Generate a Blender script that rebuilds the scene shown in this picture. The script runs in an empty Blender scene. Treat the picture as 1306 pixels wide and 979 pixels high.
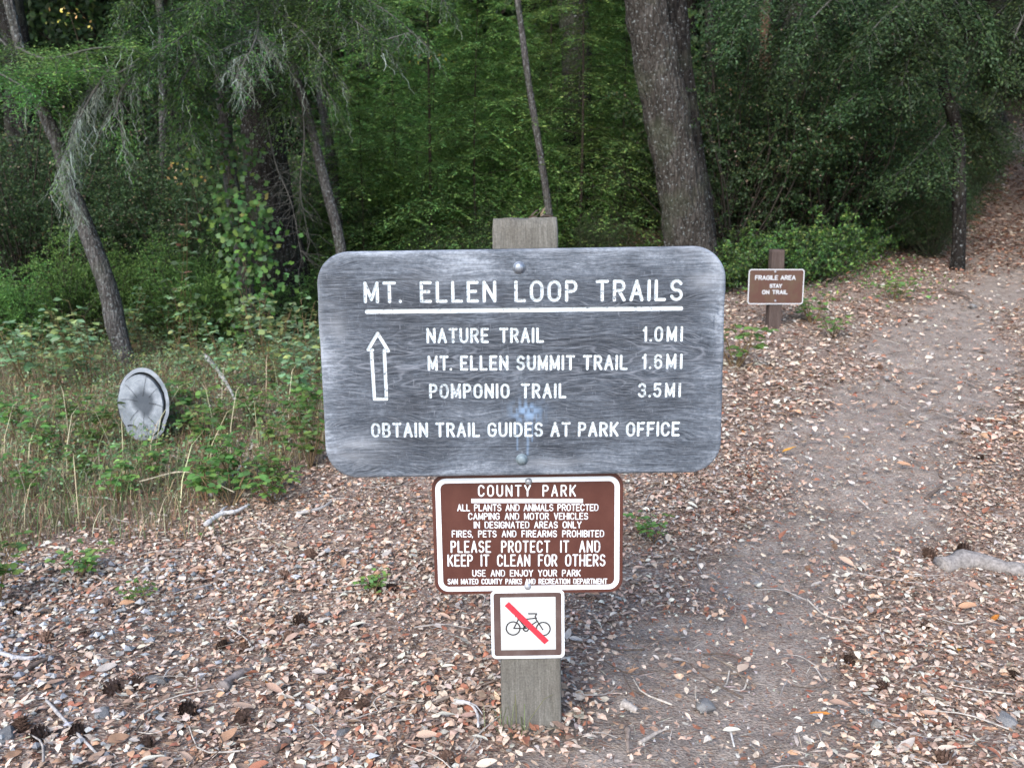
import bpy, math, random
import numpy as np
from mathutils import Vector, Matrix
# ------------------------------------------------------------------ camera, world, light
SC = bpy.context.scene
COL = SC.collection
PITCH = math.radians(10.0); CAMH = 1.40; FPX = 1131.0; CX, CY = 653.0, 489.5
cam = bpy.data.objects.new('camera', bpy.data.cameras.new('camera')); COL.objects.link(cam)
cam.location = (0, 0, CAMH); cam.rotation_euler = (math.radians(90) - PITCH, 0, 0)
cam.data.sensor_width = 36; cam.data.lens = 36 * FPX / 1306.0
cam.data.clip_end = 500; cam.data.clip_start = 0.05
cam.data.dof.use_dof = True; cam.data.dof.focus_distance = 2.5; cam.data.dof.aperture_fstop = 5.5
SC.camera = cam
W = bpy.data.worlds.new('World'); SC.world = W; W.use_nodes = True
sky = W.node_tree.nodes.new('ShaderNodeTexSky'); sky.sky_type = 'NISHITA'; sky.sun_disc = False
SUN_EL, SUN_ROT = math.radians(38), math.radians(205)
sky.sun_elevation = SUN_EL; sky.sun_rotation = SUN_ROT
bg = W.node_tree.nodes['Background']; bg.inputs[1].default_value = 0.15
W.node_tree.links.new(sky.outputs[0], bg.inputs[0])
sun = bpy.data.objects.new('sun', bpy.data.lights.new('sun', 'SUN')); COL.objects.link(sun)
sun.data.energy = 1.35; sun.data.angle = math.radians(40); sun.data.color = (1.0, 0.93, 0.84)
_d = Vector((math.sin(SUN_ROT) * math.cos(SUN_EL), math.cos(SUN_ROT) * math.cos(SUN_EL), math.sin(SUN_EL)))
sun.rotation_euler = _d.to_track_quat('Z', 'Y').to_euler(); sun.location = _d * 30
SC.view_settings.view_transform = 'Standard'; SC.view_settings.look = 'None'
SC.view_settings.exposure = 1.4; SC.view_settings.gamma = 1.0
SC.render.engine = 'CYCLES'
SC.cycles.max_bounces = 6; SC.cycles.diffuse_bounces = 3; SC.cycles.transmission_bounces = 3
SC.cycles.use_denoising = True
try: SC.cycles.denoising_prefilter = 'ACCURATE'
except Exception: pass

rng = np.random.default_rng(7); random.seed(7)
A = np.array
# ------------------------------------------------------------------ noise and terrain
def _hash(ix, iy, iz):
    h = (ix.astype(np.int64) * 374761393 + iy.astype(np.int64) * 668265263 + iz.astype(np.int64) * 2147483647) & 0xFFFFFFFF
    h = ((h ^ (h >> 13)) * 1274126177) & 0xFFFFFFFF
    h = ((h ^ (h >> 16)) * 2246822519) & 0xFFFFFFFF
    return ((h ^ (h >> 15)) & 0xFFFFFF) / float(0xFFFFFF)
def vnoise(x, y, z=0.0):
    x, y, z = np.broadcast_arrays(np.asarray(x, float), np.asarray(y, float), np.asarray(z, float))
    ix, iy, iz = np.floor(x), np.floor(y), np.floor(z)
    fx, fy, fz = x - ix, y - iy, z - iz
    ux, uy, uz = [f * f * (3 - 2 * f) for f in (fx, fy, fz)]
    r = 0
    for a in (0, 1):
        for b in (0, 1):
            for c in (0, 1):
                w = (ux if a else 1 - ux) * (uy if b else 1 - uy) * (uz if c else 1 - uz)
                r = r + w * _hash(ix + a, iy + b, iz + c)
    return r * 2 - 1
def sstep(a, b, x):
    t = np.clip((x - a) / (b - a), 0, 1); return t * t * (3 - 2 * t)
def softp(t, k=0.6): return k * np.logaddexp(0, t / k)
def H(x, y):
    x = np.asarray(x, float); y = np.asarray(y, float)
    s = 0.055 + 0.118 * sstep(-2.8, 1.9, x)
    z = s * (softp(y - 2.55, .35) - 0.1) + 0.06 * softp(y - 10.5, 1) + 0.30 * softp(y - 26, 3)
    z = z + 0.10 * sstep(2.0, 4.2, x) * sstep(5.5, 2.0, y)                  # bank at the right edge
    z = z + 0.035 * vnoise(x * .9, y * .9, 3.3) + 0.012 * vnoise(x * 3.1, y * 3.1, 1.2)
    return z
def ray(px, py):
    dx, dy = (px - CX) / FPX, (py - CY) / FPX
    return A([dx, math.cos(PITCH) - dy * math.sin(PITCH), -math.sin(PITCH) - dy * math.cos(PITCH)])
def at(px, py, Y):                          # point of the vertical plane y = Y
    d = ray(px, py); t = Y / d[1]; return A([d[0] * t, Y, CAMH + d[2] * t])
def gp(px, py):                             # point of the ground
    d = ray(px, py); t = 1.2
    while t < 90:
        p = d * t; hz = float(H(p[0], p[1]))
        if CAMH + p[2] <= hz: break
        t *= 1.004
    return A([p[0], p[1], float(H(p[0], p[1]))])
# ------------------------------------------------------------------ object helpers
def tag(o, label=None, cat=None, group=None, kind=None):
    if label: o['label'] = label
    if cat: o['category'] = cat
    if group: o['group'] = group
    if kind: o['kind'] = kind
    return o
def empty(name, loc, rz=0, rot=None):
    o = bpy.data.objects.new(name, None); COL.objects.link(o); o.location = loc
    o.rotation_euler = rot if rot else (0, 0, rz); o.empty_display_size = .1
    return o
def mesh(name, V, F, mats, col=None, smooth=False, mi=None, extra=None):
    """V (n,3); F list of arrays (m,3) / (m,4) or one array"""
    V = np.asarray(V, np.float32)
    Fs = F if isinstance(F, list) else [F]
    Fs = [np.asarray(f, np.int32) for f in Fs if len(f)]
    me = bpy.data.meshes.new(name)
    nl = sum(f.size for f in Fs); nf = sum(len(f) for f in Fs)
    me.vertices.add(len(V)); me.vertices.foreach_set('co', V.ravel())
    me.loops.add(nl); me.loops.foreach_set('vertex_index', np.concatenate([f.ravel() for f in Fs]))
    me.polygons.add(nf)
    tot = np.concatenate([np.full(len(f), f.shape[1], np.int32) for f in Fs])
    me.polygons.foreach_set('loop_start', np.concatenate([[0], np.cumsum(tot)[:-1]]).astype(np.int32))
    if mi is not None: me.polygons.foreach_set('material_index', np.asarray(mi, np.int32))
    m0 = mats[0] if isinstance(mats, (list, tuple)) else mats
    me.polygons.foreach_set('use_smooth', np.full(nf, bool(smooth or m0.name not in FLATM)))
    if col is not None:
        c = np.ones((len(V), 4), np.float32); c[:, :3] = col
        a = me.color_attributes.new('Col', 'FLOAT_COLOR', 'POINT'); a.data.foreach_set('color', c.ravel())
    for k, v in (extra or {}).items():
        a = me.attributes.new(k, 'FLOAT', 'POINT'); a.data.foreach_set('value', np.asarray(v, np.float32))
    for m in (mats if isinstance(mats, (list, tuple)) else [mats]): me.materials.append(m)
    me.update(calc_edges=True); me.validate()
    return me
def obj(name, me, parent=None, loc=None, rz=0):
    o = bpy.data.objects.new(name, me); COL.objects.link(o)
    if parent is not None: o.parent = parent
    if loc is not None: o.location = loc
    if rz: o.rotation_euler = (0, 0, rz)
    return o
class MB:
    """collects verts / faces"""
    def __init__(s): s.V = []; s.T = []; s.Q = []; s.C = []; s.n = 0
    def add(s, V, T=None, Q=None, C=None):
        V = np.asarray(V, float).reshape(-1, 3)
        if T is not None and len(T): s.T.append(np.asarray(T) + s.n)
        if Q is not None and len(Q): s.Q.append(np.asarray(Q) + s.n)
        s.V.append(V)
        c = np.ones((len(V), 3)) if C is None else np.broadcast_to(np.asarray(C, float), (len(V), 3))
        s.C.append(c); s.n += len(V)
    def mesh(s, name, mats, smooth=False):
        F = []
        if s.T: F.append(np.concatenate(s.T))
        if s.Q: F.append(np.concatenate(s.Q))
        return mesh(name, np.concatenate(s.V), F, mats, np.concatenate(s.C), smooth)
    def build(s, name, mats, parent=None, smooth=False, loc=None): return obj(name, s.mesh(name, mats, smooth), parent, loc)
def spline(P, n):
    """Catmull-Rom through P"""
    P = np.asarray(P, float); Q = np.vstack([2 * P[0] - P[1], P, 2 * P[-1] - P[-2]])
    out = []
    for t in np.linspace(0, len(P) - 1 - 1e-9, n):
        i = int(t); f = t - i; a, b, c, d = Q[i:i + 4]
        out.append(.5 * (2 * b + (c - a) * f + (2 * a - 5 * b + 4 * c - d) * f * f + (3 * b - a - 3 * c + d) * f ** 3))
    return A(out)
def frames(P):
    T = np.gradient(P, axis=0); T /= np.linalg.norm(T, axis=1)[:, None] + 1e-9
    ref = np.where(np.abs(T[:, 2:3]) > .9, A([[1, 0, 0]]), A([[0, 0, 1.]]))
    if np.mean(np.abs(T[:, 2])) > .6: ref = np.broadcast_to(A([1., 0, 0]), T.shape)
    U = np.cross(T, ref); U /= np.linalg.norm(U, axis=1)[:, None] + 1e-9
    return T, U, np.cross(T, U)
def tube(mb, P, R, sides=8, C=None, rough=0, freq=6, caps=True, bark=None, seed=0):
    P = np.asarray(P, float); n = len(P); R = np.broadcast_to(np.asarray(R, float), (n,))
    T, U, Wv = frames(P); a = np.arange(sides) * 2 * math.pi / sides
    rad = np.repeat(R[:, None], sides, 1)
    if rough:
        q = P[:, None, :] + rad[..., None] * (np.cos(a)[None, :, None] * U[:, None] + np.sin(a)[None, :, None] * Wv[:, None])
        rad = rad * (1 + rough * vnoise(q[..., 0] * freq + seed, q[..., 1] * freq, q[..., 2] * freq))
    if bark:
        amp, fa, fl = bark
        L = np.concatenate([[0], np.cumsum(np.linalg.norm(np.diff(P, axis=0), axis=1))])
        ca, sa = np.cos(a)[None] * fa, np.sin(a)[None] * fa
        w = .5 * vnoise(ca * .5 + seed, sa * .5, L[:, None] * fl * .6)
        r1 = np.abs(vnoise(ca + w + seed, sa + w, L[:, None] * fl)); r2 = np.abs(vnoise(ca * 2.3 + 9, sa * 2.3 + seed, L[:, None] * fl * 2.4))
        rad = rad + amp * (np.minimum(r1 * 3, 1) - .7) + amp * .5 * (np.minimum(r2 * 3, 1) - .6) + amp * 1.3 * vnoise(ca * .3, sa * .3, L[:, None] * 2.2)
    V = P[:, None, :] + rad[..., None] * (np.cos(a)[None, :, None] * U[:, None] + np.sin(a)[None, :, None] * Wv[:, None])
    i = np.arange(n - 1)[:, None] * sides; j = np.arange(sides)[None]; k = (j + 1) % sides
    Q = np.stack([i + j, i + k, i + sides + k, i + sides + j], -1).reshape(-1, 4)
    V = V.reshape(-1, 3); Tt = []
    if caps:
        V = np.vstack([V, P[0], P[-1]]); c0, c1 = n * sides, n * sides + 1
        jj = np.arange(sides); kk = (jj + 1) % sides
        Tt = np.vstack([np.stack([jj * 0 + c0, kk, jj], -1), np.stack([jj * 0 + c1, (n - 1) * sides + jj, (n - 1) * sides + kk], -1)])
    mb.add(V, Tt, Q, C)
def nrm(v): return v / (np.linalg.norm(v, axis=-1, keepdims=True) + 1e-9)
def leaves(mb, P, D, N, L, Wd, C, kind='far', curl=.15):
    """one leaf per row: base point, direction, approximate normal, length, width, colour"""
    n = len(P); D = nrm(D); S = nrm(np.cross(D, N)); N = np.cross(S, D)
    L = np.broadcast_to(L, (n,))[:, None]; Wd = np.broadcast_to(Wd, (n,))[:, None]
    if kind == 'far':
        T = [(0, 0, 0), (-.5, .45, .25), (0, 1, 0), (.5, .5, .25)]; F = [(0, 2, 1), (0, 3, 2)]
    elif kind == 'near':
        T = [(0, 0, 0), (-.42, .3, .2), (-.42, .68, .2), (0, 1, -.1), (.42, .68, .2), (.42, .3, .2), (0, .5, 0)]
        F = [(6, 0, 5), (6, 5, 4), (6, 4, 3), (6, 3, 2), (6, 2, 1), (6, 1, 0)]
    elif kind == 'litter':
        T = [(0, 0, 0), (-.5, .33, .5), (-.36, .72, .6), (0, 1, .2), (.4, .7, .6), (.5, .3, .5)]
        F = [(0, 5, 1), (1, 5, 4), (1, 4, 2), (2, 4, 3)]
    elif kind == 'maple':
        T = [(0, 0, 0), (-.5, .15, .1), (-.28, .42, .1), (-.42, .8, 0), (0, 1, -.1), (.42, .8, 0), (.28, .42, .1), (.5, .15, .1), (0, .4, 0)]
        F = [(8, 1, 0), (8, 2, 1), (8, 3, 2), (8, 4, 3), (8, 5, 4), (8, 6, 5), (8, 7, 6), (8, 0, 7)]
    T = A(T, float); F = A(F)
    cu = (np.broadcast_to(curl, (n,)))[:, None, None]
    V = P[:, None] + S[:, None] * T[None, :, 0:1] * Wd[:, None] + D[:, None] * T[None, :, 1:2] * L[:, None] \
        + N[:, None] * (T[None, :, 2:3] * cu * 2 * Wd[:, None] - cu * L[:, None] * .35 * T[None, :, 1:2] ** 2)
    k = len(T); Fa = (F[None] + (np.arange(n) * k)[:, None, None]).reshape(-1, 3)
    mb.add(V.reshape(-1, 3), Fa, None, np.repeat(np.broadcast_to(C, (n, 3)), k, 0))
def rdir(n, up=0.0):
    v = rng.normal(size=(n, 3)); v[:, 2] += up; return nrm(v)
def pal(cols, n, jit=.18, cj=.06):
    c = A(cols)[rng.integers(0, len(cols), n)]
    return np.clip(c * (1 + jit * rng.normal(size=(n, 1))) * (1 + cj * rng.normal(size=(n, 3))), .004, .9)
def copy_tree(o, parent=None):
    c = o.copy(); COL.objects.link(c)
    if parent is not None: c.parent = parent
    for ch in [x for x in KIDS.get(o.name, [])]: copy_tree(ch, c)
    return c
KIDS = {}
FLATM = {'brown_enamel', 'dark_brown_enamel', 'mossy_brown_enamel', 'white_vinyl', 'faded_white_vinyl', 'white_panel', 'red_vinyl', 'dark_vinyl', 'cut_wood', 'stone', 'dark_crack'}
def note(root):
    for ch in root.children: KIDS.setdefault(root.name, []).append(ch); note(ch)
# ------------------------------------------------------------------ materials
class NT:
    def __init__(s, name):
        s.m = bpy.data.materials.new(name); s.m.use_nodes = True; s.t = s.m.node_tree
        s.p = s.t.nodes['Principled BSDF']; s.out = s.t.nodes['Material Output']
    def n(s, typ, **kw):
        nd = s.t.nodes.new('ShaderNode' + typ)
        for k, v in kw.items():
            if k.startswith('i_'):
                key = k[2:]; key = int(key) if key.isdigit() else key.replace('_', ' ')
                if hasattr(v, 'links') and hasattr(v, 'node'): s.t.links.new(v, nd.inputs[key])
                else: nd.inputs[key].default_value = v
            else: setattr(nd, k, v)
        return nd
    def coord(s, scale=(1, 1, 1), loc=(0, 0, 0), kind='Object'):
        t = s.n('TexCoord'); m = s.n('Mapping'); s.t.links.new(t.outputs[kind], m.inputs[0])
        m.inputs['Scale'].default_value = scale; m.inputs['Location'].default_value = loc; return m.outputs[0]
    def noise(s, vec, scale, detail=4, rough=.6, dist=0, out=0):
        nd = s.n('TexNoise', i_Vector=vec, i_Scale=scale, i_Detail=detail, i_Roughness=rough, i_Distortion=dist); return nd.outputs[out]
    def ramp(s, fac, stops):
        r = s.n('ValToRGB'); s.t.links.new(fac, r.inputs[0]); e = r.color_ramp.elements
        while len(e) < len(stops): e.new(.5)
        for k, (p, c) in zip(e, stops): k.position = p; k.color = tuple(c) + (1,) if not isinstance(c, (int, float)) else (c, c, c, 1)
        return r.outputs[0]
    def mix(s, f, a, b, mode='MIX'):
        m = s.n('Mix', data_type='RGBA', blend_type=mode)
        for i, v in ((0, f), (6, a), (7, b)):
            if hasattr(v, 'links') and hasattr(v, 'node'): s.t.links.new(v, m.inputs[i])
            else: m.inputs[i].default_value = v if i == 0 else (tuple(v) + (1,) if len(v) == 3 else v)
        return m.outputs[2]
    def math(s, op, a, b=0.0):
        m = s.n('Math', operation=op)
        for i, v in ((0, a), (1, b)):
            if hasattr(v, 'links') and hasattr(v, 'node'): s.t.links.new(v, m.inputs[i])
            else: m.inputs[i].default_value = v
        return m.outputs[0]
    def attr(s, name, out='Fac'):
        return s.n('Attribute', attribute_name=name).outputs[out]
    def set(s, col=None, rough=.7, spec=.3, bump=None, bs=.3, bd=.01, metal=0):
        if col is not None:
            if hasattr(col, 'links'): s.t.links.new(col, s.p.inputs['Base Color'])
            else: s.p.inputs['Base Color'].default_value = tuple(col) + (1,)
        if hasattr(rough, 'links'): s.t.links.new(rough, s.p.inputs['Roughness'])
        else: s.p.inputs['Roughness'].default_value = rough
        s.p.inputs['Specular IOR Level'].default_value = spec; s.p.inputs['Metallic'].default_value = metal
        if bump is not None:
            b = s.n('Bump', i_Height=bump, i_Strength=bs, i_Distance=bd); s.t.links.new(b.outputs[0], s.p.inputs['Normal'])
        return s.m
def m_leaf():
    s = NT('leaf'); c = s.attr('Col', 'Color')
    r = s.n('ObjectInfo').outputs['Random']
    hs = s.n('HueSaturation', i_Color=c, i_Hue=s.math('ADD', s.math('MULTIPLY', r, .035), .4825), i_Value=s.math('ADD', s.math('MULTIPLY', r, .45), .78), i_Saturation=1.0)
    s.set(hs.outputs[0], .5, .35)
    tr = s.n('BsdfTranslucent'); br = s.n('BrightContrast', i_Color=hs.outputs[0], i_Bright=0.01, i_Contrast=0.0); s.t.links.new(br.outputs[0], tr.inputs[0])
    mx = s.n('MixShader', i_0=.32); s.t.links.new(s.p.outputs[0], mx.inputs[1]); s.t.links.new(tr.outputs[0], mx.inputs[2])
    s.t.links.new(mx.outputs[0], s.out.inputs[0]); return s.m
def m_vcol(name, rough=.8, spec=.2, nscale=60, amt=.5):
    s = NT(name); c = s.attr('Col', 'Color'); n = s.noise(s.coord(), nscale, 4, .65)
    s.set(s.mix(amt, c, s.ramp(n, [(.3, .35), (.7, 1.6)]), 'MULTIPLY'), rough, spec, n, .4, .003); return s.m
def m_bark(name, dark, mid, light, sc=14, lichen=.0, zs=.3, bd=.02):
    s = NT(name); v = s.coord((1, 1, zs)); n1 = s.noise(v, sc, 7, .7, .8); n2 = s.noise(s.coord((1, 1, .6)), sc * 3.4, 5, .7); n3 = s.noise(s.coord(), 2.3, 3, .5)
    vo = s.n('TexVoronoi', feature='DISTANCE_TO_EDGE', i_Vector=s.coord((1, 1, .28)), i_Scale=sc * 1.6).outputs[0]
    h = s.math('ADD', s.math('MULTIPLY', n1, .7), s.math('MULTIPLY', n2, .3))
    c = s.ramp(h, [(.32, dark), (.5, mid), (.68, light)])
    c = s.mix(s.ramp(vo, [(.0, .75), (.12, 0)]), c, dark)
    if lichen:
        c = s.mix(s.ramp(s.noise(s.coord(), 42, 4, .75), [(.6 - lichen * .1, 0), (.68, .8)]), c, (.30, .33, .33))
        c = s.mix(s.ramp(n3, [(.52, 0), (.72, .5)]), c, (.06, .075, .045))
    hh = s.math('ADD', h, s.math('MULTIPLY', s.ramp(vo, [(0, 0), (.2, 1)]), .35))
    return s.set(c, .95, .1, hh, .9, bd)
def m_board():
    s = NT('weathered_board')
    base = s.coord()
    wob = s.noise(s.coord((1.1, 1, 3.0)), 3.0, 2, .5)
    warp = s.n('VectorMath', operation='ADD', i_0=s.coord((1.0, 1, 1.0)))
    cmb = s.n('CombineXYZ', i_Z=s.math('MULTIPLY', wob, .10)); s.t.links.new(cmb.outputs[0], warp.inputs[1])
    mp = s.n('Mapping', i_Vector=warp.outputs[0]); mp.inputs['Scale'].default_value = (1.0, 1, 30)
    grain = s.noise(mp.outputs[0], 4.5, 7, .68, .35)
    mp2 = s.n('Mapping', i_Vector=warp.outputs[0]); mp2.inputs['Scale'].default_value = (4, 1, 120)
    fine = s.noise(mp2.outputs[0], 5, 4, .7)
    big = s.noise(s.coord((1.6, 1, 3.2), (3, 0, 1)), 3.0, 5, .62, .3)
    edge = s.attr('edge'); worn = s.attr('worn')
    # contour-like cathedral figure
    cont = s.math('FRACT', s.math('MULTIPLY', s.noise(s.coord((1.3, 1, 5.2), (.7, 0, .3)), 2.6, 2, .45), 13.0))
    cline = s.ramp(cont, [(0, .0), (.16, 1), (.32, 0), (1, 0)])
    f = s.math('ADD', s.math('MULTIPLY', grain, .40), s.math('ADD', s.math('MULTIPLY', big, .60), s.math('MULTIPLY', s.math('SUBTRACT', s.noise(s.coord((1, 1, 1.7)), 75, 5, .75), .5), .42)))
    f = s.math('ADD', f, s.math('MULTIPLY', edge, .17))
    c = s.ramp(f, [(.43, (.024, .030, .041)), (.55, (.056, .068, .088)), (.65, (.118, .138, .170)), (.78, (.31, .345, .40))])
    mid = s.attr('figure')
    c = s.mix(s.math('MULTIPLY', s.math('MULTIPLY', cline, mid), .42), c, (.30, .32, .37))
    c = s.mix(s.math('MULTIPLY', s.ramp(fine, [(.48, 0), (.66, 1)]), .45), c, (.30, .32, .36))
    c = s.mix(s.math('MULTIPLY', s.ramp(fine, [(.30, 1), (.44, 0)]), .6), c, (.03, .03, .036))
    sc = s.noise(s.coord((26, 1, 6)), 6, 3, .6)
    c = s.mix(s.math('MULTIPLY', s.ramp(sc, [(.62, 0), (.72, 1)]), .25), c, (.38, .40, .45))
    c = s.mix(s.math('MULTIPLY', worn, .75), c, (.46, .48, .52))
    c = s.mix(s.attr('blue'), c, (.24, .36, .54))
    h = s.math('ADD', s.math('MULTIPLY', fine, .5), s.math('ADD', s.math('MULTIPLY', grain, .6), s.math('MULTIPLY', cline, .2)))
    return s.set(c, .62, .28, h, .35, .002)
def m_paint(name, col, under, wear=.5, rough=.5, sc=90):
    s = NT(name); n = s.noise(s.coord((1, 1, 1.6)), sc, 4, .65); b = s.noise(s.coord(), 9, 3, .6)
    w = s.math('ADD', s.math('MULTIPLY', n, .7), s.math('MULTIPLY', b, .3))
    c = s.mix(s.ramp(w, [(.30 + wear * .1, 1), (.38 + wear * .12, 0)]), col, under)
    return s.set(c, rough, .3, n, .2, .001)
def m_panel(name, col, dirt, rough=.38, amt=.35):
    s = NT(name); n = s.noise(s.coord((1, 1, .7)), 14, 5, .65); f = s.noise(s.coord(), 260, 3, .6)
    c = s.mix(s.math('MULTIPLY', s.ramp(n, [(.42, 0), (.72, 1)]), amt), col, dirt)
    c = s.mix(.25, c, s.ramp(f, [(.3, .7), (.7, 1.25)]), 'MULTIPLY')
    return s.set(c, rough, .45, f, .05, .0005)
def m_post(name, a, b, c2, dirt=(.10, .085, .07)):
    s = NT(name); v = s.coord((14, 14, 1.1)); n = s.noise(v, 5, 6, .68, .5); f = s.noise(s.coord((60, 60, 5)), 6, 4, .7); g = s.noise(s.coord(), 5, 4, .6)
    sp = s.noise(s.coord(), 170, 3, .6)
    c = s.ramp(s.math('ADD', s.math('MULTIPLY', n, .6), s.math('MULTIPLY', f, .4)), [(.32, a), (.52, b), (.7, c2)])
    c = s.mix(s.math('MULTIPLY', s.ramp(g, [(.45, 0), (.7, 1)]), .45), c, dirt)
    c = s.mix(.5, c, s.ramp(sp, [(.3, .6), (.7, 1.4)]), 'MULTIPLY')
    return s.set(c, .88, .15, s.math('ADD', n, f), .5, .003)
def m_ground():
    s = NT('forest_floor'); v = s.coord()
    path = s.attr('path'); veg = s.attr('veg')
    n1 = s.noise(v, 1.4, 5, .6); n2 = s.noise(v, 28, 6, .75); n3 = s.noise(v, 110, 4, .7); n4 = s.noise(v, 9, 4, .6)
    dirt = s.ramp(n4, [(.3, (.20, .165, .142)), (.55, (.262, .222, .195)), (.75, (.33, .29, .26))])
    dirt = s.mix(.7, dirt, s.ramp(n3, [(.3, .5), (.68, 1.7)]), 'MULTIPLY')
    # small crumbs of leaf and grit
    vo = s.n('TexVoronoi', i_Vector=s.noise(v, 7, 2, .5, out=1), i_Scale=1.0)
    mp = s.n('Mapping', i_Vector=v); mp.inputs['Scale'].default_value = (1, 1.6, 1)
    vr = s.n('TexVoronoi', i_Vector=mp.outputs[0], i_Scale=95.0, i_Randomness=1.0)
    sp = s.n('SeparateColor', i_Color=vr.outputs['Color'])
    crumb = s.ramp(sp.outputs[0], [(.0, (.13, .095, .08)), (.25, (.22, .14, .11)), (.5, (.31, .22, .17)), (.7, (.39, .31, .25)), (.88, (.46, .39, .33)), (1, (.32, .30, .29))])
    cf = s.math('GREATER_THAN', sp.outputs[1], .34)
    litter = s.mix(s.math('MULTIPLY', cf, .9), s.mix(.6, (.17, .13, .11), s.ramp(n3, [(.3, .5), (.7, 1.6)]), 'MULTIPLY'), crumb)
    pc = s.mix(s.math('MULTIPLY', s.math('GREATER_THAN', sp.outputs[1], .80), .75), dirt, crumb)
    edge = s.math('ADD', path, s.math('MULTIPLY', s.math('SUBTRACT', n2, .5), .9))
    c = s.mix(s.ramp(edge, [(.36, 0), (.66, 1)]), litter, pc)
    vc = s.mix(.6, s.ramp(n4, [(.3, (.10, .075, .05)), (.7, (.20, .16, .11))]), s.ramp(n3, [(.3, .5), (.7, 1.7)]), 'MULTIPLY')
    c = s.mix(s.math('MULTIPLY', veg, .8), c, vc)
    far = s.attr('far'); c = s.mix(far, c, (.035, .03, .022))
    h = s.math('ADD', s.math('MULTIPLY', n2, .6), s.math('ADD', s.math('MULTIPLY', n3, .35), s.math('MULTIPLY', vr.outputs['Distance'], .4)))
    return s.set(c, .95, .12, h, .8, .012)
def m_cut():
    s = NT('cut_wood'); tc = s.n('TexCoord').outputs['Object']
    sx = s.n('SeparateXYZ', i_Vector=tc)
    x = s.math('MULTIPLY', sx.outputs[0], 1.35); z = sx.outputs[2]
    d = s.math('SQRT', s.math('ADD', s.math('MULTIPLY', x, x), s.math('MULTIPLY', z, z)))
    dn = s.math('ADD', d, s.math('MULTIPLY', s.noise(tc, 9, 3, .5), .045))
    rings = s.math('SINE', s.math('MULTIPLY', dn, 620.0))
    base = s.ramp(s.noise(tc, 16, 6, .7), [(.3, (.20, .22, .25)), (.5, (.32, .35, .39)), (.72, (.48, .51, .56))])
    c = s.mix(s.math('MULTIPLY', s.math('ADD', rings, 1.0), .2), base, (.16, .17, .19))
    blot = s.ramp(s.math('ADD', dn, s.math('MULTIPLY', s.noise(tc, 14, 3, .5), .06)), [(.115, 1), (.15, 0)])
    c = s.mix(s.math('MULTIPLY', blot, .85), c, (.055, .065, .08))
    b2 = s.noise(s.coord((1, 1, 1), (2.2, 1, .4)), 7, 3, .5)
    c = s.mix(s.math('MULTIPLY', s.ramp(b2, [(.55, 0), (.68, 1)]), .55), c, (.16, .19, .21))
    return s.set(c, .85, .15, s.noise(tc, 60, 4, .7), .3, .002)
def m_flat(name, col, rough=.5, metal=0, spec=.4, ns=120, amt=.3):
    s = NT(name); n = s.noise(s.coord(), ns, 4, .6)
    return s.set(s.mix(amt, col, s.ramp(n, [(.3, .6), (.7, 1.35)]), 'MULTIPLY'), rough, spec, n, .15, .001, metal)
def m_rock():
    s = NT('stone'); c = s.attr('Col', 'Color'); n = s.noise(s.coord(), 35, 6, .7); n2 = s.noise(s.coord(), 9, 3, .6)
    c = s.mix(.8, c, s.ramp(n, [(.3, .55), (.7, 1.5)]), 'MULTIPLY'); c = s.mix(s.ramp(n2, [(.5, 0), (.75, .5)]), c, (.33, .33, .31))
    return s.set(c, .9, .2, n, .7, .006)
LEAF = m_leaf(); LITTER = m_vcol('dry_leaf', .75, .25, 90, .55); TWIG = m_vcol('twig_bark', .9, .1, 70, .7)
BARK_OAK = m_bark('oak_bark', (.016, .014, .012), (.047, .041, .036), (.11, .10, .092), 20, .25)
BARK_DARK = m_bark('dark_bark', (.008, .007, .007), (.024, .021, .019), (.055, .049, .044), 12, .15)
BARK_GREY = m_bark('grey_bark', (.028, .025, .024), (.08, .074, .072), (.19, .18, .175), 22, .6)
BARK_RED = m_bark('redwood_bark', (.025, .015, .01), (.075, .045, .03), (.15, .09, .06), 10, .1, .12)
BOARD = m_board(); PAINT = m_paint('routed_white_paint', (.68, .73, .76), (.12, .14, .17), .62)
POST = m_post('post_timber', (.085, .080, .070), (.155, .148, .132), (.25, .24, .22))
POST_B = m_post('brown_post_timber', (.045, .032, .028), (.085, .062, .055), (.14, .11, .10), (.05, .045, .04))
BROWN = m_panel('brown_enamel', (.080, .026, .019), (.15, .06, .045), .4)
BROWN2 = m_panel('dark_brown_enamel', (.085, .05, .045), (.16, .12, .11), .45, .7)
BROWN3 = m_panel('mossy_brown_enamel', (.085, .035, .024), (.10, .075, .04), .5, .6)
WHITE = m_paint('white_vinyl', (.80, .83, .87), (.45, .42, .40), -.2, .4); WHITE2 = m_paint('faded_white_vinyl', (.50, .51, .53), (.26, .22, .2), .1)
RED = m_flat('red_vinyl', (.50, .035, .055), .45); BLACK = m_flat('dark_vinyl', (.035, .03, .033), .5)
PANELW = m_panel('white_panel', (.56, .58, .58), (.42, .42, .40), .45, .5); ALU = m_flat('dull_aluminium', (.45, .46, .49), .45, .6)
BOLT = m_flat('galvanised_bolt', (.30, .33, .38), .45, .7); BOLTG = m_flat('weathered_bolt', (.20, .25, .28), .6, .4)
GROUND = m_ground(); CUT = m_cut(); ROCK = m_rock(); LICHEN = m_vcol('lichen', .95, .05, 40, .4)
CONE = m_vcol('cone_scale', .8, .2, 120, .5); GRASSM = LEAF; SAWN = m_flat('dark_crack', (.03, .03, .03), .9)
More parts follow.
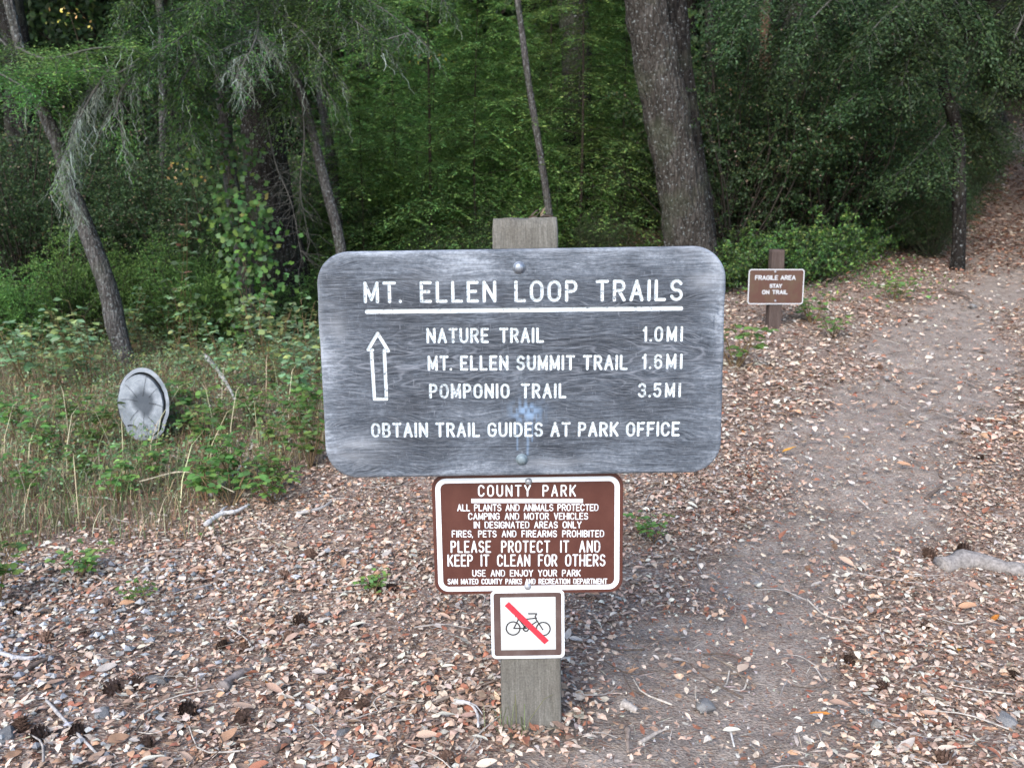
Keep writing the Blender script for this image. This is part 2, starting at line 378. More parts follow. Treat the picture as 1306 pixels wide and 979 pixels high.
# ------------------------------------------------------------------ ground sheet
PATHPX = [(800, 1010), (900, 880), (990, 740), (1065, 640), (1120, 560), (1175, 480), (1235, 410), (1285, 340), (1325, 290), (1350, 245), (1352, 215), (1315, 190), (1270, 178), (1215, 171)]
PW = A([gp(*p)[:2] for p in PATHPX]); PW = np.vstack([PW[0] - (PW[1] - PW[0]) * 2, PW])
def pdist(x, y):
    d = np.full(np.shape(x), 1e9)
    for a, b in zip(PW[:-1], PW[1:]):
        ab = b - a; t = np.clip(((x - a[0]) * ab[0] + (y - a[1]) * ab[1]) / (ab @ ab), 0, 1)
        d = np.minimum(d, np.hypot(x - a[0] - t * ab[0], y - a[1] - t * ab[1]))
    return d
def pathm(x, y):
    d = pdist(x, y); n = vnoise(x * 1.6, y * 1.6, 5.) * .22 + vnoise(x * 4, y * 4, 8.) * .10
    return sstep(.60, .14, d + n) * (1 - .8 * sstep(8.4, 9.8, y) * sstep(16.6, 15.6, y))
VEGPX = [(-60, 742), (60, 700), (170, 690), (290, 655), (400, 610), (470, 560), (600, 470), (700, 430), (860, 400)]
VW = A([gp(*p)[:2] for p in VEGPX])
def vegm(x, y):
    """1 inside the green bank at left, 0 on the leaf litter"""
    edge = np.interp(x, VW[:, 0], VW[:, 1], left=VW[0, 1] - .1, right=9.0)
    n = .28 * vnoise(x * 2.2, y * 2.2, 2.) + .12 * vnoise(x * 6, y * 6, 4.)
    return sstep(-.15, .35, y + n - edge) * sstep(1.2, .2, x)
def axis(a, segs):
    out = [a]
    for b, st in segs:
        n = max(1, int(round((b - out[-1]) / st))); out += list(np.linspace(out[-1], b, n + 1)[1:])
    return A(out)
gx = axis(-150, [(-30, 10), (-8, 1), (-3.4, .12), (4.2, .03), (9, .1), (14, .4), (30, 2), (150, 12)])
gy = axis(-40, [(0, 4), (1.5, .3), (6.2, .03), (10, .07), (20, .25), (40, 1), (200, 10)])
GX, GY = np.meshgrid(gx, gy); GZ = H(GX, GY)
near = (sstep(9, 6, GY) * sstep(.8, 1.6, GY))
GZ = GZ + near * (.010 * vnoise(GX * 9, GY * 9, 1.) + .007 * vnoise(GX * 22, GY * 22, 2.)) - .02 * pathm(GX, GY)
nx, ny = len(gx), len(gy); ii = (np.arange(ny - 1)[:, None] * nx + np.arange(nx - 1)[None]).ravel()
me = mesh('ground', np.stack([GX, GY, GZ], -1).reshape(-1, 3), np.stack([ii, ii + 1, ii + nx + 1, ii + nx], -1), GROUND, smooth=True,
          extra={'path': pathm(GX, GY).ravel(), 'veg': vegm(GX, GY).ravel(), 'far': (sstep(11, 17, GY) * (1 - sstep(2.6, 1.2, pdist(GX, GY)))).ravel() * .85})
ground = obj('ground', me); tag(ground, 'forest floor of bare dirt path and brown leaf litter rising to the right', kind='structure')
# ------------------------------------------------------------------ stroke lettering
def arc(cx, cy, rx, ry, a0, a1, n=9):
    t = np.radians(np.linspace(a0, a1, n)); return [(cx + rx * math.cos(q), cy + ry * math.sin(q)) for q in t]
def _oval(x0=0, x1=1):
    r = .5; cx = .5
    return arc(.5, .68, .5, .32, 0, 180, 10) + arc(.5, .32, .5, .32, 180, 360, 10) + [(1, .68)]
G = {
 'A': (1, [[(0, 0), (.5, 1), (1, 0)], [(.18, .34), (.82, .34)]]),
 'B': (.9, [[(0, 0), (0, 1), (.55, 1)] + arc(.55, .76, .4, .24, 90, -90, 7) + [(0, .52)], [(.55, .52)] + arc(.55, .26, .45, .26, 90, -90, 7) + [(0, 0)]]),
 'C': (.95, [arc(.5, .70, .5, .30, 15, 180, 9) + arc(.5, .30, .5, .30, 180, 345, 9)]),
 'D': (.95, [[(0, 0), (0, 1), (.45, 1)] + arc(.45, .66, .55, .34, 90, 0, 6) + arc(.45, .34, .55, .34, 0, -90, 6) + [(0, 0)]]),
 'E': (.82, [[(1, 1), (0, 1), (0, 0), (1, 0)], [(0, .52), (.82, .52)]]),
 'F': (.8, [[(1, 1), (0, 1), (0, 0)], [(0, .52), (.8, .52)]]),
 'G': (.98, [arc(.5, .70, .5, .30, 20, 180, 9) + arc(.5, .30, .5, .30, 180, 350, 9) + [(1, .48), (.6, .48)]]),
 'H': (.95, [[(0, 0), (0, 1)], [(1, 0), (1, 1)], [(0, .5), (1, .5)]]),
 'I': (.0, [[(0, 0), (0, 1)]]),
 'J': (.75, [[(1, 1), (1, .3)] + arc(.5, .3, .5, .3, 0, -180, 8)]),
 'K': (.92, [[(0, 0), (0, 1)], [(1, 1), (0, .36)], [(.32, .56), (1, 0)]]),
 'L': (.78, [[(0, 1), (0, 0), (1, 0)]]),
 'M': (1.12, [[(0, 0), (0, 1), (.5, .12), (1, 1), (1, 0)]]),
 'N': (.98, [[(0, 0), (0, 1), (1, 0), (1, 1)]]),
 'O': (.98, [_oval()]),
 'P': (.86, [[(0, 0), (0, 1), (.55, 1)] + arc(.55, .74, .45, .26, 90, -90, 7) + [(0, .48)]]),
 'R': (.9, [[(0, 0), (0, 1), (.55, 1)] + arc(.55, .75, .42, .25, 90, -90, 7) + [(0, .5)], [(.45, .5), (1, 0)]]),
 'S': (.9, [arc(.5, .75, .48, .25, 25, 180, 7) + arc(.5, .75, .48, .25, 200, 262, 4) + arc(.5, .26, .5, .26, 80, -20, 6) + arc(.5, .26, .5, .26, -40, -160, 7)]),
 'T': (.95, [[(0, 1), (1, 1)], [(.5, 1), (.5, 0)]]),
 'U': (.95, [[(0, 1), (0, .3)] + arc(.5, .3, .5, .3, 180, 360, 9) + [(1, 1)]]),
 'V': (.98, [[(0, 1), (.5, 0), (1, 1)]]),
 'Y': (.98, [[(0, 1), (.5, .48), (1, 1)], [(.5, .48), (.5, 0)]]),
 '0': (.9, [_oval()]), '1': (.3, [[(0, .78), (.9, 1), (.9, 0)]]),
 '3': (.85, [arc(.48, .75, .48, .25, 160, -80, 9), arc(.48, .26, .52, .26, 85, -160, 9)]),
 '5': (.85, [[(.95, 1), (.1, 1), (.06, .56)] + arc(.48, .32, .52, .32, 130, -155, 11)]),
 '6': (.88, [arc(.5, .70, .5, .30, 30, 180, 7) + arc(.5, .31, .5, .31, 180, 540, 14)]),
 '.': (.0, [[(0, .0), (0, .03)]]), ',': (.0, [[(.0, .03), (-.05, -.14)]]),
}
def layout(text, L, R, h, asp=.54, space=2.6):
    """polylines in plane coordinates: L, R = baseline ends (of stroke centres), h = cap height"""
    L = A(L, float); R = A(R, float); Wt = np.linalg.norm(R - L); ex = (R - L) / Wt; ey = A([-ex[1], ex[0]])
    ws = [G[c][0] * asp * h if c != ' ' else 0 for c in text]
    gaps = 0.0
    for a, b in zip(text[:-1], text[1:]):
        gaps += (space / 2 if (a == ' ' or b == ' ') else (.8 if '.' in (a, b) or ',' in (a, b) else 1))
    gap = (Wt - sum(ws)) / gaps; x = 0; out = []; layout.ids = []
    for i, c in enumerate(text):
        if c != ' ':
            for pl in G[c][1]:
                gw = ws[i] if G[c][0] else asp * h
                layout.ids.append(i); out.append(A([L + ex * (x + p[0] * gw) + ey * (p[1] * h) for p in pl]))
        if i < len(text) - 1:
            b = text[i + 1]; x += ws[i] + gap * (space / 2 if (c == ' ' or b == ' ') else (.8 if '.' in (c, b) or ',' in (c, b) else 1))
    return out
def ribbon(mb, pl, w, prof, yo=0.0, cap=True):
    """stroke of half width w about polyline pl (x,z); prof(r)->y offset (negative = towards the viewer)"""
    pl = np.asarray(pl, float); keep = [0] + [i for i in range(1, len(pl)) if np.linalg.norm(pl[i] - pl[i - 1]) > 1e-6]; pl = pl[keep]
    lanes = A([-1, -.55, 0, .55, 1.0])
    for a, b in zip(pl[:-1], pl[1:]):
        d = (b - a); d = d / (np.linalg.norm(d) + 1e-12); s = A([-d[1], d[0]])
        V = []
        for p in (a, b):
            for l in lanes: q = p + s * l * w; V.append((q[0], yo + prof(abs(l)), q[1]))
        Q = [(i, i + 1, 6 + i, 5 + i) for i in range(4)]; mb.add(V, None, Q)
    if cap:
        for p in pl:
            V = [(p[0], yo + prof(0), p[1])]; T = []
            for r in (.55, 1):
                for k in range(10):
                    q = k * math.pi / 5; V.append((p[0] + r * w * math.cos(q), yo + prof(r), p[1] + r * w * math.sin(q)))
            for k in range(10):
                k2 = (k + 1) % 10; T += [(0, 1 + k, 1 + k2), (1 + k, 11 + k, 11 + k2), (1 + k, 11 + k2, 1 + k2)]
            mb.add(V, T)
class Plane:
    """a vertical plane facing the camera side, with its own origin and lean"""
    def __init__(s, Y, ox, oz, lean): s.Y = Y; s.o = A([ox, oz]); s.c, s.s = math.cos(lean), math.sin(lean)
    def __call__(s, px, py):
        p = at(px, py, s.Y); d = A([p[0], p[2]]) - s.o; return A([d[0] * s.c + d[1] * s.s, -d[0] * s.s + d[1] * s.c])
def rrect(hw, hh, r, n=10, cx=0, cz=0):
    out = []
    for (sx, sz, a0) in ((1, 1, 0), (-1, 1, 90), (-1, -1, 180), (1, -1, 270)):
        for t in np.radians(np.linspace(a0, a0 + 90, n)): out.append((cx + sx * (hw - r) + r * math.cos(t), cz + sz * (hh - r) + r * math.sin(t)))
    return A(out)
def plate(mb, outline, y0, y1, bev=.0015):
    """solid plate, front at y0 (nearer), back at y1, small bevel"""
    n = len(outline); c = outline.mean(0); d = nrm(outline - c)
    R = [(outline - d * bev, y0), (outline, y0 + bev), (outline, y1)]
    V = np.vstack([np.stack([o[:, 0], np.full(n, y), o[:, 1]], -1) for o, y in R] + [A([[c[0], y0, c[1]], [c[0], y1, c[1]]])])
    j = np.arange(n); k = (j + 1) % n; Q = []; 
    for r in range(2): Q.append(np.stack([r * n + j, r * n + k, (r + 1) * n + k, (r + 1) * n + j], -1))
    T = np.vstack([np.stack([j * 0 + 3 * n, j, k][0:1] + [k, j], -1), np.stack([j * 0 + 3 * n + 1, 2 * n + j, 2 * n + k], -1)])
    mb.add(V, T, np.vstack(Q))
def band(mb, o_out, o_in, y, t=.0004):
    n = len(o_out); V = np.vstack([np.stack([o[:, 0], np.full(n, yy), o[:, 1]], -1) for o, yy in ((o_out, y + t), (o_out, y), (o_in, y), (o_in, y + t))])
    j = np.arange(n); k = (j + 1) % n
    mb.add(V, None, np.vstack([np.stack([r * n + j, r * n + k, (r + 1) * n + k, (r + 1) * n + j], -1) for r in range(3)]))
def bolt(name, parent, x, z, y, r, mat):
    mb = MB(); prof = [(1.25, 0), (1.25, -.18), (1.0, -.2), (.98, -.45), (.8, -.68), (.45, -.82), (0, -.86)]; n = 16; V = []; Q = []; T = []
    for rr, yy in prof[:-1]:
        for k in range(n): q = 2 * math.pi * k / n; V.append((x + rr * r * math.cos(q), y + yy * r, z + rr * r * math.sin(q)))
    V.append((x, y + prof[-1][1] * r, z)); m = len(prof) - 1
    for i in range(m - 1):
        for k in range(n): k2 = (k + 1) % n; Q.append((i * n + k, i * n + k2, (i + 1) * n + k2, (i + 1) * n + k))
    for k in range(n): T.append(((m - 1) * n + k, (m - 1) * n + (k + 1) % n, m * n))
    mb.add(V, T, Q); return mb.build(name, mat, parent, True)
# ------------------------------------------------------------------ the trailhead sign
LEAN = math.radians(-0.9)      # rotation about the viewing axis, top to the left
PB = gp(678, 931); YF = PB[1]                      # front face of the post
PWD = .083 * 0 + 76.0 / FPX * (YF * math.cos(PITCH) + (CAMH - PB[2]) * math.sin(PITCH))
sign = empty('trail_sign', (PB[0], YF, PB[2]), rot=(0, LEAN, 0))
tag(sign, 'big weathered grey trail board on a post with brown notice and no cycling panel', 'trail sign')
def lean_plane(Y): return Plane(Y, PB[0], PB[2], -LEAN)
pl0 = lean_plane(YF)
ztop = pl0(663, 281)[1] + .004
def post_mesh(hw, d, z0, z1, y0, seed, name, nz=70, nside=10, slope=.03):
    """square timber with eased corners, small checks and a slightly domed worn top"""
    P = []; r = hw * .09
    pts = rrect(hw, d, r, 4)
    ring = []
    for a, b in zip(pts, np.roll(pts, -1, 0)):
        m = max(1, int(np.linalg.norm(b - a) / (hw * .12)))
        for k in range(m): ring.append(a + (b - a) * k / m)
    ring = A(ring); n = len(ring); zz = np.linspace(z0, z1, nz); V = []
    for i, z in enumerate(zz):
        e = 1 - .03 * sstep(z1 - .012, z1, z)
        f = 1 + .012 * vnoise(ring[:, 0] * 50 + seed, ring[:, 1] * 50, z * 2.5) + .006 * vnoise(ring[:, 0] * 160, ring[:, 1] * 160 + seed, z * 9)
        V.append(np.stack([ring[:, 0] * f * e, y0 + d + ring[:, 1] * f * e, np.full(n, z) + (i == nz - 1) * (.006 * vnoise(ring[:, 0] * 40, ring[:, 1] * 40, seed))], -1))
    for q, up in ((.7, .001), (.35, .002)):
        V.append(np.stack([ring[:, 0] * q, y0 + d + ring[:, 1] * q, z1 + up + .004 * vnoise(ring[:, 0] * 60 * q, ring[:, 1] * 60 * q, seed)], -1))
    V.append(A([[0, y0 + d, z1 + .002]])); m = nz + 2; j = np.arange(n); k = (j + 1) % n
    Q = np.vstack([np.stack([i * n + j, i * n + k, (i + 1) * n + k, (i + 1) * n + j], -1) for i in range(m - 1)])
    T = np.stack([(m - 1) * n + j, (m - 1) * n + k, j * 0 + m * n], -1)
    return mesh(name, np.vstack(V), [T, Q], None or POST, smooth=True)
pm = post_mesh(PWD / 2, PWD / 2, -.35, ztop, 0, 3.1, 'post')
post = obj('post', pm, sign)
# --- board
YB = YF - .047                                       # board front face
pb = lean_plane(YB)
tl, tr_, bl, br_ = pb(440, 321.5), pb(880, 313.5), pb(450, 607), pb(880, 606)
xl, xr = (pb(404.5, 380)[0] + pb(412, 520)[0]) / 2, (pb(924, 380)[0] + pb(922.5, 520)[0]) / 2
zt, zb = (tl[1] + tr_[1]) / 2, (bl[1] + br_[1]) / 2
BC = A([(xl + xr) / 2, (zt + zb) / 2]); BHW, BHH, BR = (xr - xl) / 2, (zt - zb) / 2, .083
board_root_loc = (BC[0], 0, BC[1])
def B(px, py): return pb(px, py) - BC
TITLE, TXT = .0105 * .5 + .0004, .0045
hpx = lambda n: n / FPX * 2.43
strokes = []                                         # (name text, polylines, half width)
def T_(text, x0, y0, x1, y1, hp, w, **k): pls = layout(text, B(x0, y0), B(x1, y1), hpx(hp), **k); strokes.append((text, pls, w, list(layout.ids)))
T_('MT. ELLEN LOOP TRAILS', 466, 384.5, 868.5, 381.5, 21.8, .0043, asp=.58, space=3.0)
strokes.append(('underline', [A([B(468, 397.3), B(868.5, 393.0)])], .0056, [0]))
T_('NATURE TRAIL', 545.5, 435.8, 692, 435.2, 15.2, .0036, asp=.53, space=3.0)
T_('1.0MI', 821, 434.0, 869, 433.8, 15.6, .0034, asp=.53)
T_('MT. ELLEN SUMMIT TRAIL', 547, 470.8, 798.5, 469.8, 15.2, .0036, asp=.53, space=2.4)
T_('1.6MI', 820, 468.8, 868.5, 468.6, 15.6, .0034, asp=.53)
T_('POMPONIO TRAIL', 549, 506.3, 720.5, 505.8, 15.2, .0036, asp=.53, space=3.0)
T_('3.5MI', 815, 505, 866.5, 504.8, 15.0, .0034, asp=.54)
T_('OBTAIN TRAIL GUIDES AT PARK OFFICE', 475, 555.8, 865, 554.4, 15.2, .0036, asp=.54, space=2.3)
strokes.append(('arrow', [A([B(475, 446), B(469.5, 445.5), B(481.5, 425), B(495, 447), B(490.5, 447)]), A([B(473.5, 446), B(477.5, 508.5), B(492.8, 508.5), B(490, 446)])], .0045, [0, 0]))
nv, nu = 400, 700
tv = np.linspace(-1, 1, nv); vv = BHH * np.sin(tv * math.pi / 2 * .93) / math.sin(math.pi / 2 * .93) * .35 + BHH * tv * .65
vv = np.sort(np.concatenate([vv, BHH * A([.9995, .998, .995, .99]), -BHH * A([.9995, .998, .995, .99])])); nv = len(vv)
q = np.clip(np.abs(vv) - (BHH - BR), 0, BR); ext = BHW - BR + np.sqrt(np.maximum(BR * BR - q * q, 0))
uu = np.linspace(-1, 1, nu); X = uu[None] * ext[:, None]; Z = np.repeat(vv[:, None], nu, 1)
X = X + 0.0015 * vnoise(Z * 22, 0, 4) * np.abs(uu[None]) ** 8
qx, qz = np.abs(X) - (BHW - BR), np.abs(Z) - (BHH - BR)
sd = np.where((qx > 0) & (qz > 0), BR - np.hypot(np.maximum(qx, 0), np.maximum(qz, 0)), np.minimum(BHW - np.abs(X), BHH - np.abs(Z)))
sd = np.maximum(sd, 0); EB = .011
depth = np.where(sd < EB, EB - np.sqrt(np.maximum(EB ** 2 - (EB - sd) ** 2, 0)), 0) * .8
wo = vnoise(X * 3, Z * 16, 1.) ; depth = depth + .0006 * vnoise(X * 6, Z * 140 + wo * 3, 2.) + .0004 * vnoise(X * 12, Z * 300, 7.)
# knocks in the right-hand edge
kn = B(918, 395); depth = depth + .004 * np.exp(-(((X - kn[0]) / .006) ** 2 + ((Z - kn[1]) / .012) ** 2)) + .003 * np.exp(-(((X - B(912, 410)[0]) / .003) ** 2 + ((Z - B(912, 412)[1]) / .02) ** 2))
GD = .0042
groove = np.zeros_like(X); halo = np.zeros_like(X)
for _, pls, w, ids_ in strokes:
    for pl in pls:
        for a, b in zip(pl[:-1], pl[1:]):
            x0, x1 = min(a[0], b[0]) - 3 * w, max(a[0], b[0]) + 3 * w; z0, z1 = min(a[1], b[1]) - 3 * w, max(a[1], b[1]) + 3 * w
            r0, r1 = np.searchsorted(vv, [z0, z1])
            if r1 <= r0: continue
            c0 = max(0, int((x0 / BHW + 1) / 2 * nu) - 3); c1 = min(nu, int((x1 / BHW + 1) / 2 * nu) + 4)
            xs, zs = X[r0:r1, c0:c1], Z[r0:r1, c0:c1]; ab = b - a; t = np.clip(((xs - a[0]) * ab[0] + (zs - a[1]) * ab[1]) / (ab @ ab + 1e-12), 0, 1)
            r = np.hypot(xs - a[0] - t * ab[0], zs - a[1] - t * ab[1]) / w
            groove[r0:r1, c0:c1] = np.maximum(groove[r0:r1, c0:c1], GD * np.sqrt(np.clip(1.05 - r * r, 0, 1)))
            halo[r0:r1, c0:c1] = np.maximum(halo[r0:r1, c0:c1], np.exp(-((r - 1) / .5) ** 2))
Yd = depth + groove
edge = np.exp(-sd / .05) * (1 + .6 * vnoise(X * 9, Z * 9, 3))
gX, gZ = B(672, 525); bl_ = np.exp(-(((X - gX) / .036) ** 2 + ((Z - gZ) / .028) ** 2)) * np.clip(.5 + 1.1 * vnoise(X * 130, Z * 75, 1), 0, 1)
for dx, ln, wd in ((660, 574, .0022), (673, 580, .0032), (679, 563, .002), (684, 545, .002)):
    e = B(dx, ln); bl_ = np.maximum(bl_, .45 * np.exp(-((X - e[0] - .001 * vnoise(Z * 60, dx, 0)) / wd) ** 2) * (Z > e[1]) * (Z < gZ + .01))
fig = np.exp(-((Z - B(600, 465)[1]) / .085) ** 2) * (.5 + .5 * sstep(-.15, .35, np.abs(X - .0)))
wornv = np.clip(halo * .15 * (.5 + vnoise(X * 40, Z * 40, 6)), 0, 1) + np.exp(-sd / .007) * .55 * (.6 + .5 * vnoise(X * 14, Z * 14, 0)) * (np.where(Z > 0, 1, .4))
for (bx, by, sx, sz, am) in ((455, 575, .07, .035, .5), (425, 420, .03, .09, .35), (900, 350, .05, .06, .35), (715, 590, .10, .014, .4), (560, 355, .11, .02, .15), (840, 455, .05, .03, .16), (790, 545, .10, .02, .12)):
    e = B(bx, by); wornv = wornv + am * np.exp(-(((X - e[0]) / sx) ** 2 + ((Z - e[1]) / sz) ** 2)) * (.6 + .7 * vnoise(X * 20, Z * 55, bx))
for sgn, zz0 in ((1, 352), (1, 401)):               # long scratches
    pass
TH = .045; nF = nv * nu
V = np.stack([X, Yd, Z], -1).reshape(-1, 3)
per = np.concatenate([np.arange(nu), np.arange(1, nv) * nu + nu - 1, (nv - 1) * nu + np.arange(nu - 2, -1, -1), np.arange(nv - 2, 0, -1) * nu])
S1 = V[per].copy(); S1[:, 1] = EB; S2 = V[per].copy(); S2[:, 1] = TH
ii = (np.arange(nv - 1)[:, None] * nu + np.arange(nu - 1)[None]).ravel()
Q = [np.stack([ii, ii + 1, ii + nu + 1, ii + nu], -1)]; m = len(per); j = np.arange(m); k = (j + 1) % m
Q.append(np.stack([per[k], per[j], nF + j, nF + k], -1)); Q.append(np.stack([nF + k, nF + j, nF + m + j, nF + m + k], -1))
Tb = np.stack([nF + 2 * m + 0 * j, nF + m + k, nF + m + j], -1)
V = np.vstack([V, S1, S2, [[0, TH, 0]]]); ex = lambda a: np.concatenate([a.ravel(), np.zeros(2 * m + 1)])
bm_ = mesh('board', V, [Tb, np.vstack(Q)], BOARD, smooth=True, extra={'edge': ex(np.clip(edge, 0, 1)), 'worn': ex(np.clip(wornv, 0, 1)), 'blue': ex(np.clip(bl_ * .8, 0, .7)), 'figure': ex(fig)})
OY = YB - YF
board = obj('board', bm_, sign, (BC[0], OY, BC[1])); board['label'] = 'weathered grey board with routed white lettering and rounded corners'
for text, pls, w, ids_ in strokes:
    nm = {'underline': 'routed_underline', 'arrow': 'routed_arrow'}.get(text, 'routed_letter')
    for q_ in sorted(set(ids_)):
        mb = MB()
        for pl, i_ in zip(pls, ids_):
            if i_ == q_: ribbon(mb, pl, w * .98, lambda r: GD * math.sqrt(max(0, 1.02 - r * r)) - .0006)
        mb.build(nm, PAINT, board, True)
bb = B(662, 341); bolt('bolt', board, bb[0], bb[1], 0, .0125, BOLT); bb = B(665.5, 585.5); bolt('bolt', board, bb[0], bb[1], 0, .0125, BOLTG)
# --- county park panel
OYp = -.004; pc = lean_plane(YF + OYp)
c0 = (pc(551, 680) + pc(794, 680)) / 2
x_l, x_r = pc(552.5, 680)[0], pc(794.5, 680)[0]; z_t, z_b = pc(672, 604)[1], pc(672, 756.5)[1]
CC = A([(x_l + x_r) / 2, (z_t + z_b) / 2]); hw, hh = (x_r - x_l) / 2, (z_t - z_b) / 2
mb = MB(); plate(mb, rrect(hw, hh, .036), 0, .003); cp = mb.build('park_notice', BROWN, sign, loc=(CC[0], OYp, CC[1])); cp['label'] = 'brown enamelled park notice with white border'
mb = MB(); band(mb, rrect(hw - .0095, hh - .0095, .029), rrect(hw - .0230, hh - .0230, .0165), -.0006); mb.build('border', WHITE, cp)
def Cc(px, py): return pc(px, py) - CC
def flat(name, mat, parent, pls, w, yo=-.0006, cap=True):
    """flat vinyl: ends rounded, joints mitred by fans, each piece a hair above the last"""
    mb = MB(); lev = 0
    for pl in pls:
        pl = np.asarray(pl, float); pl = pl[[0] + [i for i in range(1, len(pl)) if np.linalg.norm(pl[i] - pl[i - 1]) > 1e-6]]
        segs = list(zip(pl[:-1], pl[1:]))
        for i, (a, b) in enumerate(segs):
            d = (b - a) / (np.linalg.norm(b - a) + 1e-12); sd_ = A([-d[1], d[0]]) * w; y = yo - 2.5e-5 * (lev % 14); lev += 1
            mb.add([(q[0], y, q[1]) for q in (a - sd_, b - sd_, b + sd_, a + sd_)], None, [(0, 1, 2, 3)])
        if cap:
            for i, p in enumerate(pl):
                y = yo - 2.5e-5 * (lev % 14); lev += 1
                V = [(p[0], y, p[1])] + [(p[0] + w * math.cos(q), y, p[1] + w * math.sin(q)) for q in np.arange(12) * math.pi / 6]
                mb.add(V, [(0, 1 + k, 1 + (k + 1) % 12) for k in range(12)])
    return mb.build(name, mat, parent)
hq = lambda n: n / FPX * 2.47
def T2(text, x0, x1, yb, hp, w, asp, space=2.6):
    wp = w / 2.47 * FPX
    o = flat('lettering', WHITE, cp, layout(text, Cc(x0 + wp, yb - wp), Cc(x1 - wp, yb - wp - (x1 - x0) * .002), hq(hp) - 2 * w, asp, space), w); o['label'] = 'white words ' + text
T2('COUNTY PARK', 609.7, 734.5, 633, 15.0, .0021, .50, 3.2)
o = flat('rule', WHITE, cp, [A([Cc(601, 638.3), Cc(743.5, 638.3)])], .0058, cap=False)
T2('ALL PLANTS AND ANIMALS PROTECTED', 583.2, 763.2, 651.5, 9.0, .00138, .56, 3.6)
T2('CAMPING AND MOTOR VEHICLES', 597.2, 750, 662.5, 9.0, .00138, .56, 3.6)
T2('IN DESIGNATED AREAS ONLY', 604.3, 741.5, 673.4, 9.0, .00138, .56, 3.6)
T2('FIRES, PETS AND FIREARMS PROHIBITED', 576.3, 770.4, 684.8, 9.0, .00138, .56, 3.6)
T2('PLEASE PROTECT IT AND', 574.9, 765.4, 704.5, 15.8, .0021, .42, 4.0)
T2('KEEP IT CLEAN FOR OTHERS', 570.9, 772, 722, 15.8, .0021, .42, 3.6)
T2('USE AND ENJOY YOUR PARK', 602.3, 740.5, 734.8, 9.0, .00138, .56, 3.6)
T2('SAN MATEO COUNTY PARKS AND RECREATION DEPARTMENT', 570.9, 774.5, 744.6, 7.4, .00125, .50, 3.6)
for (px, py) in ((674, 613.5), (673, 747.5)): e = Cc(px, py); bolt('bolt', cp, e[0], e[1], 0, .0078, ALU)
# --- no cycling panel
OYn = -.0035; pn = lean_plane(YF + OYn); NC = (pn(626.3, 800) + pn(720, 800)) / 2; NC[1] = (pn(673, 752)[1] + pn(673, 839)[1]) / 2
hw, hh = (pn(719.8, 800)[0] - pn(626.3, 800)[0]) / 2, (pn(673, 752)[1] - pn(673, 839)[1]) / 2
mb = MB(); plate(mb, rrect(hw, hh, .014), 0, .003); npn = mb.build('no_cycling_panel', BROWN2, sign, loc=(NC[0], OYn, NC[1])); npn['label'] = 'small brown and white panel with a bicycle struck through in red'
mb = MB(); band(mb, rrect(hw - .0003, hh - .0003, .0137), rrect(hw - .0078, hh - .0078, .008), -.0006); mb.build('border', WHITE, npn)
def Nn(px, py): return pn(px, py) - NC
a, b = Nn(638, 761.5), Nn(709, 827.5); mb = MB(); mb.add([(a[0], -.0006, b[1]), (b[0], -.0006, b[1]), (b[0], -.0006, a[1]), (a[0], -.0006, a[1])], None, [(0, 1, 2, 3)]); mb.build('white_field', PANELW, npn)
zz = lambda x, y: Nn(610 + x / 5.023, 750 + y / 5.023)
bike = []
for cx, cy in ((223, 254), (416, 257)): bike.append(A([zz(cx + 44 * math.cos(t), cy + 42 * math.sin(t)) for t in np.linspace(0, 2 * math.pi, 25)]))
bike.append(A([zz(305 + 16 * math.cos(t), 256 + 16 * math.sin(t)) for t in np.linspace(0, 2 * math.pi, 15)]))
for pts in ([(228, 254), (258, 194), (305, 254), (228, 254)], [(262, 200), (372, 188)], [(322, 160), (374, 160), (364, 178), (370, 196), (413, 262)], [(378, 208), (305, 254)], [(256, 196), (250, 180)], [(238, 178), (266, 178)]):
    bike.append(A([zz(*p) for p in pts]))
flat('bicycle_emblem', BLACK, npn, bike, .0018, -.0012)
flat('red_slash', RED, npn, [A([zz(182, 97), zz(438, 343)])], .0082, -.0018, cap=False)
# leaf crumbs on the post top
mb = MB(); n = 14; P0 = A([pl0(690, 272)[0], PWD * .35, ztop + .004]) + rng.normal(size=(n, 3)) * A([.018, .02, .002])
leaves(mb, P0, A([[1, 0, .1]]) + rng.normal(size=(n, 3)) * .5, rdir(n, 3), rng.uniform(.02, .045, n), .012, pal([(.08, .06, .05), (.16, .12, .09), (.25, .2, .16)], n), 'litter', .2)
o = mb.build('leaf_debris', LITTER); o.location = (PB[0], YF, PB[2]); o.rotation_euler = (0, LEAN, 0)
tag(o, 'curled dead leaf bits lying on top of the big sign post', 'dead leaves', kind='stuff')
# ------------------------------------------------------------------ small sign
SB = gp(988, 421); YS = SB[1]; sm = empty('warning_sign', SB); tag(sm, 'small brown fragile area sign on a thin brown post beside the trail', 'sign')
ps = Plane(YS, SB[0], SB[2], 0); sdp = YS * math.cos(PITCH)
hw = (ps(996.6, 400)[0] - ps(980.6, 400)[0]) / 2; zt_ = ps(988, 318.5)[1]
pm2 = post_mesh(hw, hw, -.2, zt_, 0, 8.7, 'post', 40); pm2.materials.clear(); pm2.materials.append(POST_B); obj('post', pm2, sm)
a, b = ps(954.8, 343), ps(1023.6, 388); SCn = (a + b) / 2
mb = MB(); plate(mb, rrect((b[0] - a[0]) / 2, (a[1] - b[1]) / 2, .022), 0, .003); sp_ = mb.build('sign_panel', BROWN3, sm, loc=(SCn[0], -.006, SCn[1]))
mb = MB(); band(mb, rrect((b[0] - a[0]) / 2 - .0005, (a[1] - b[1]) / 2 - .0005, .0215), rrect((b[0] - a[0]) / 2 - .008, (a[1] - b[1]) / 2 - .008, .015), -.0012); mb.build('border', WHITE2, sp_)
def Ss(px, py): return ps(px, py) - SCn
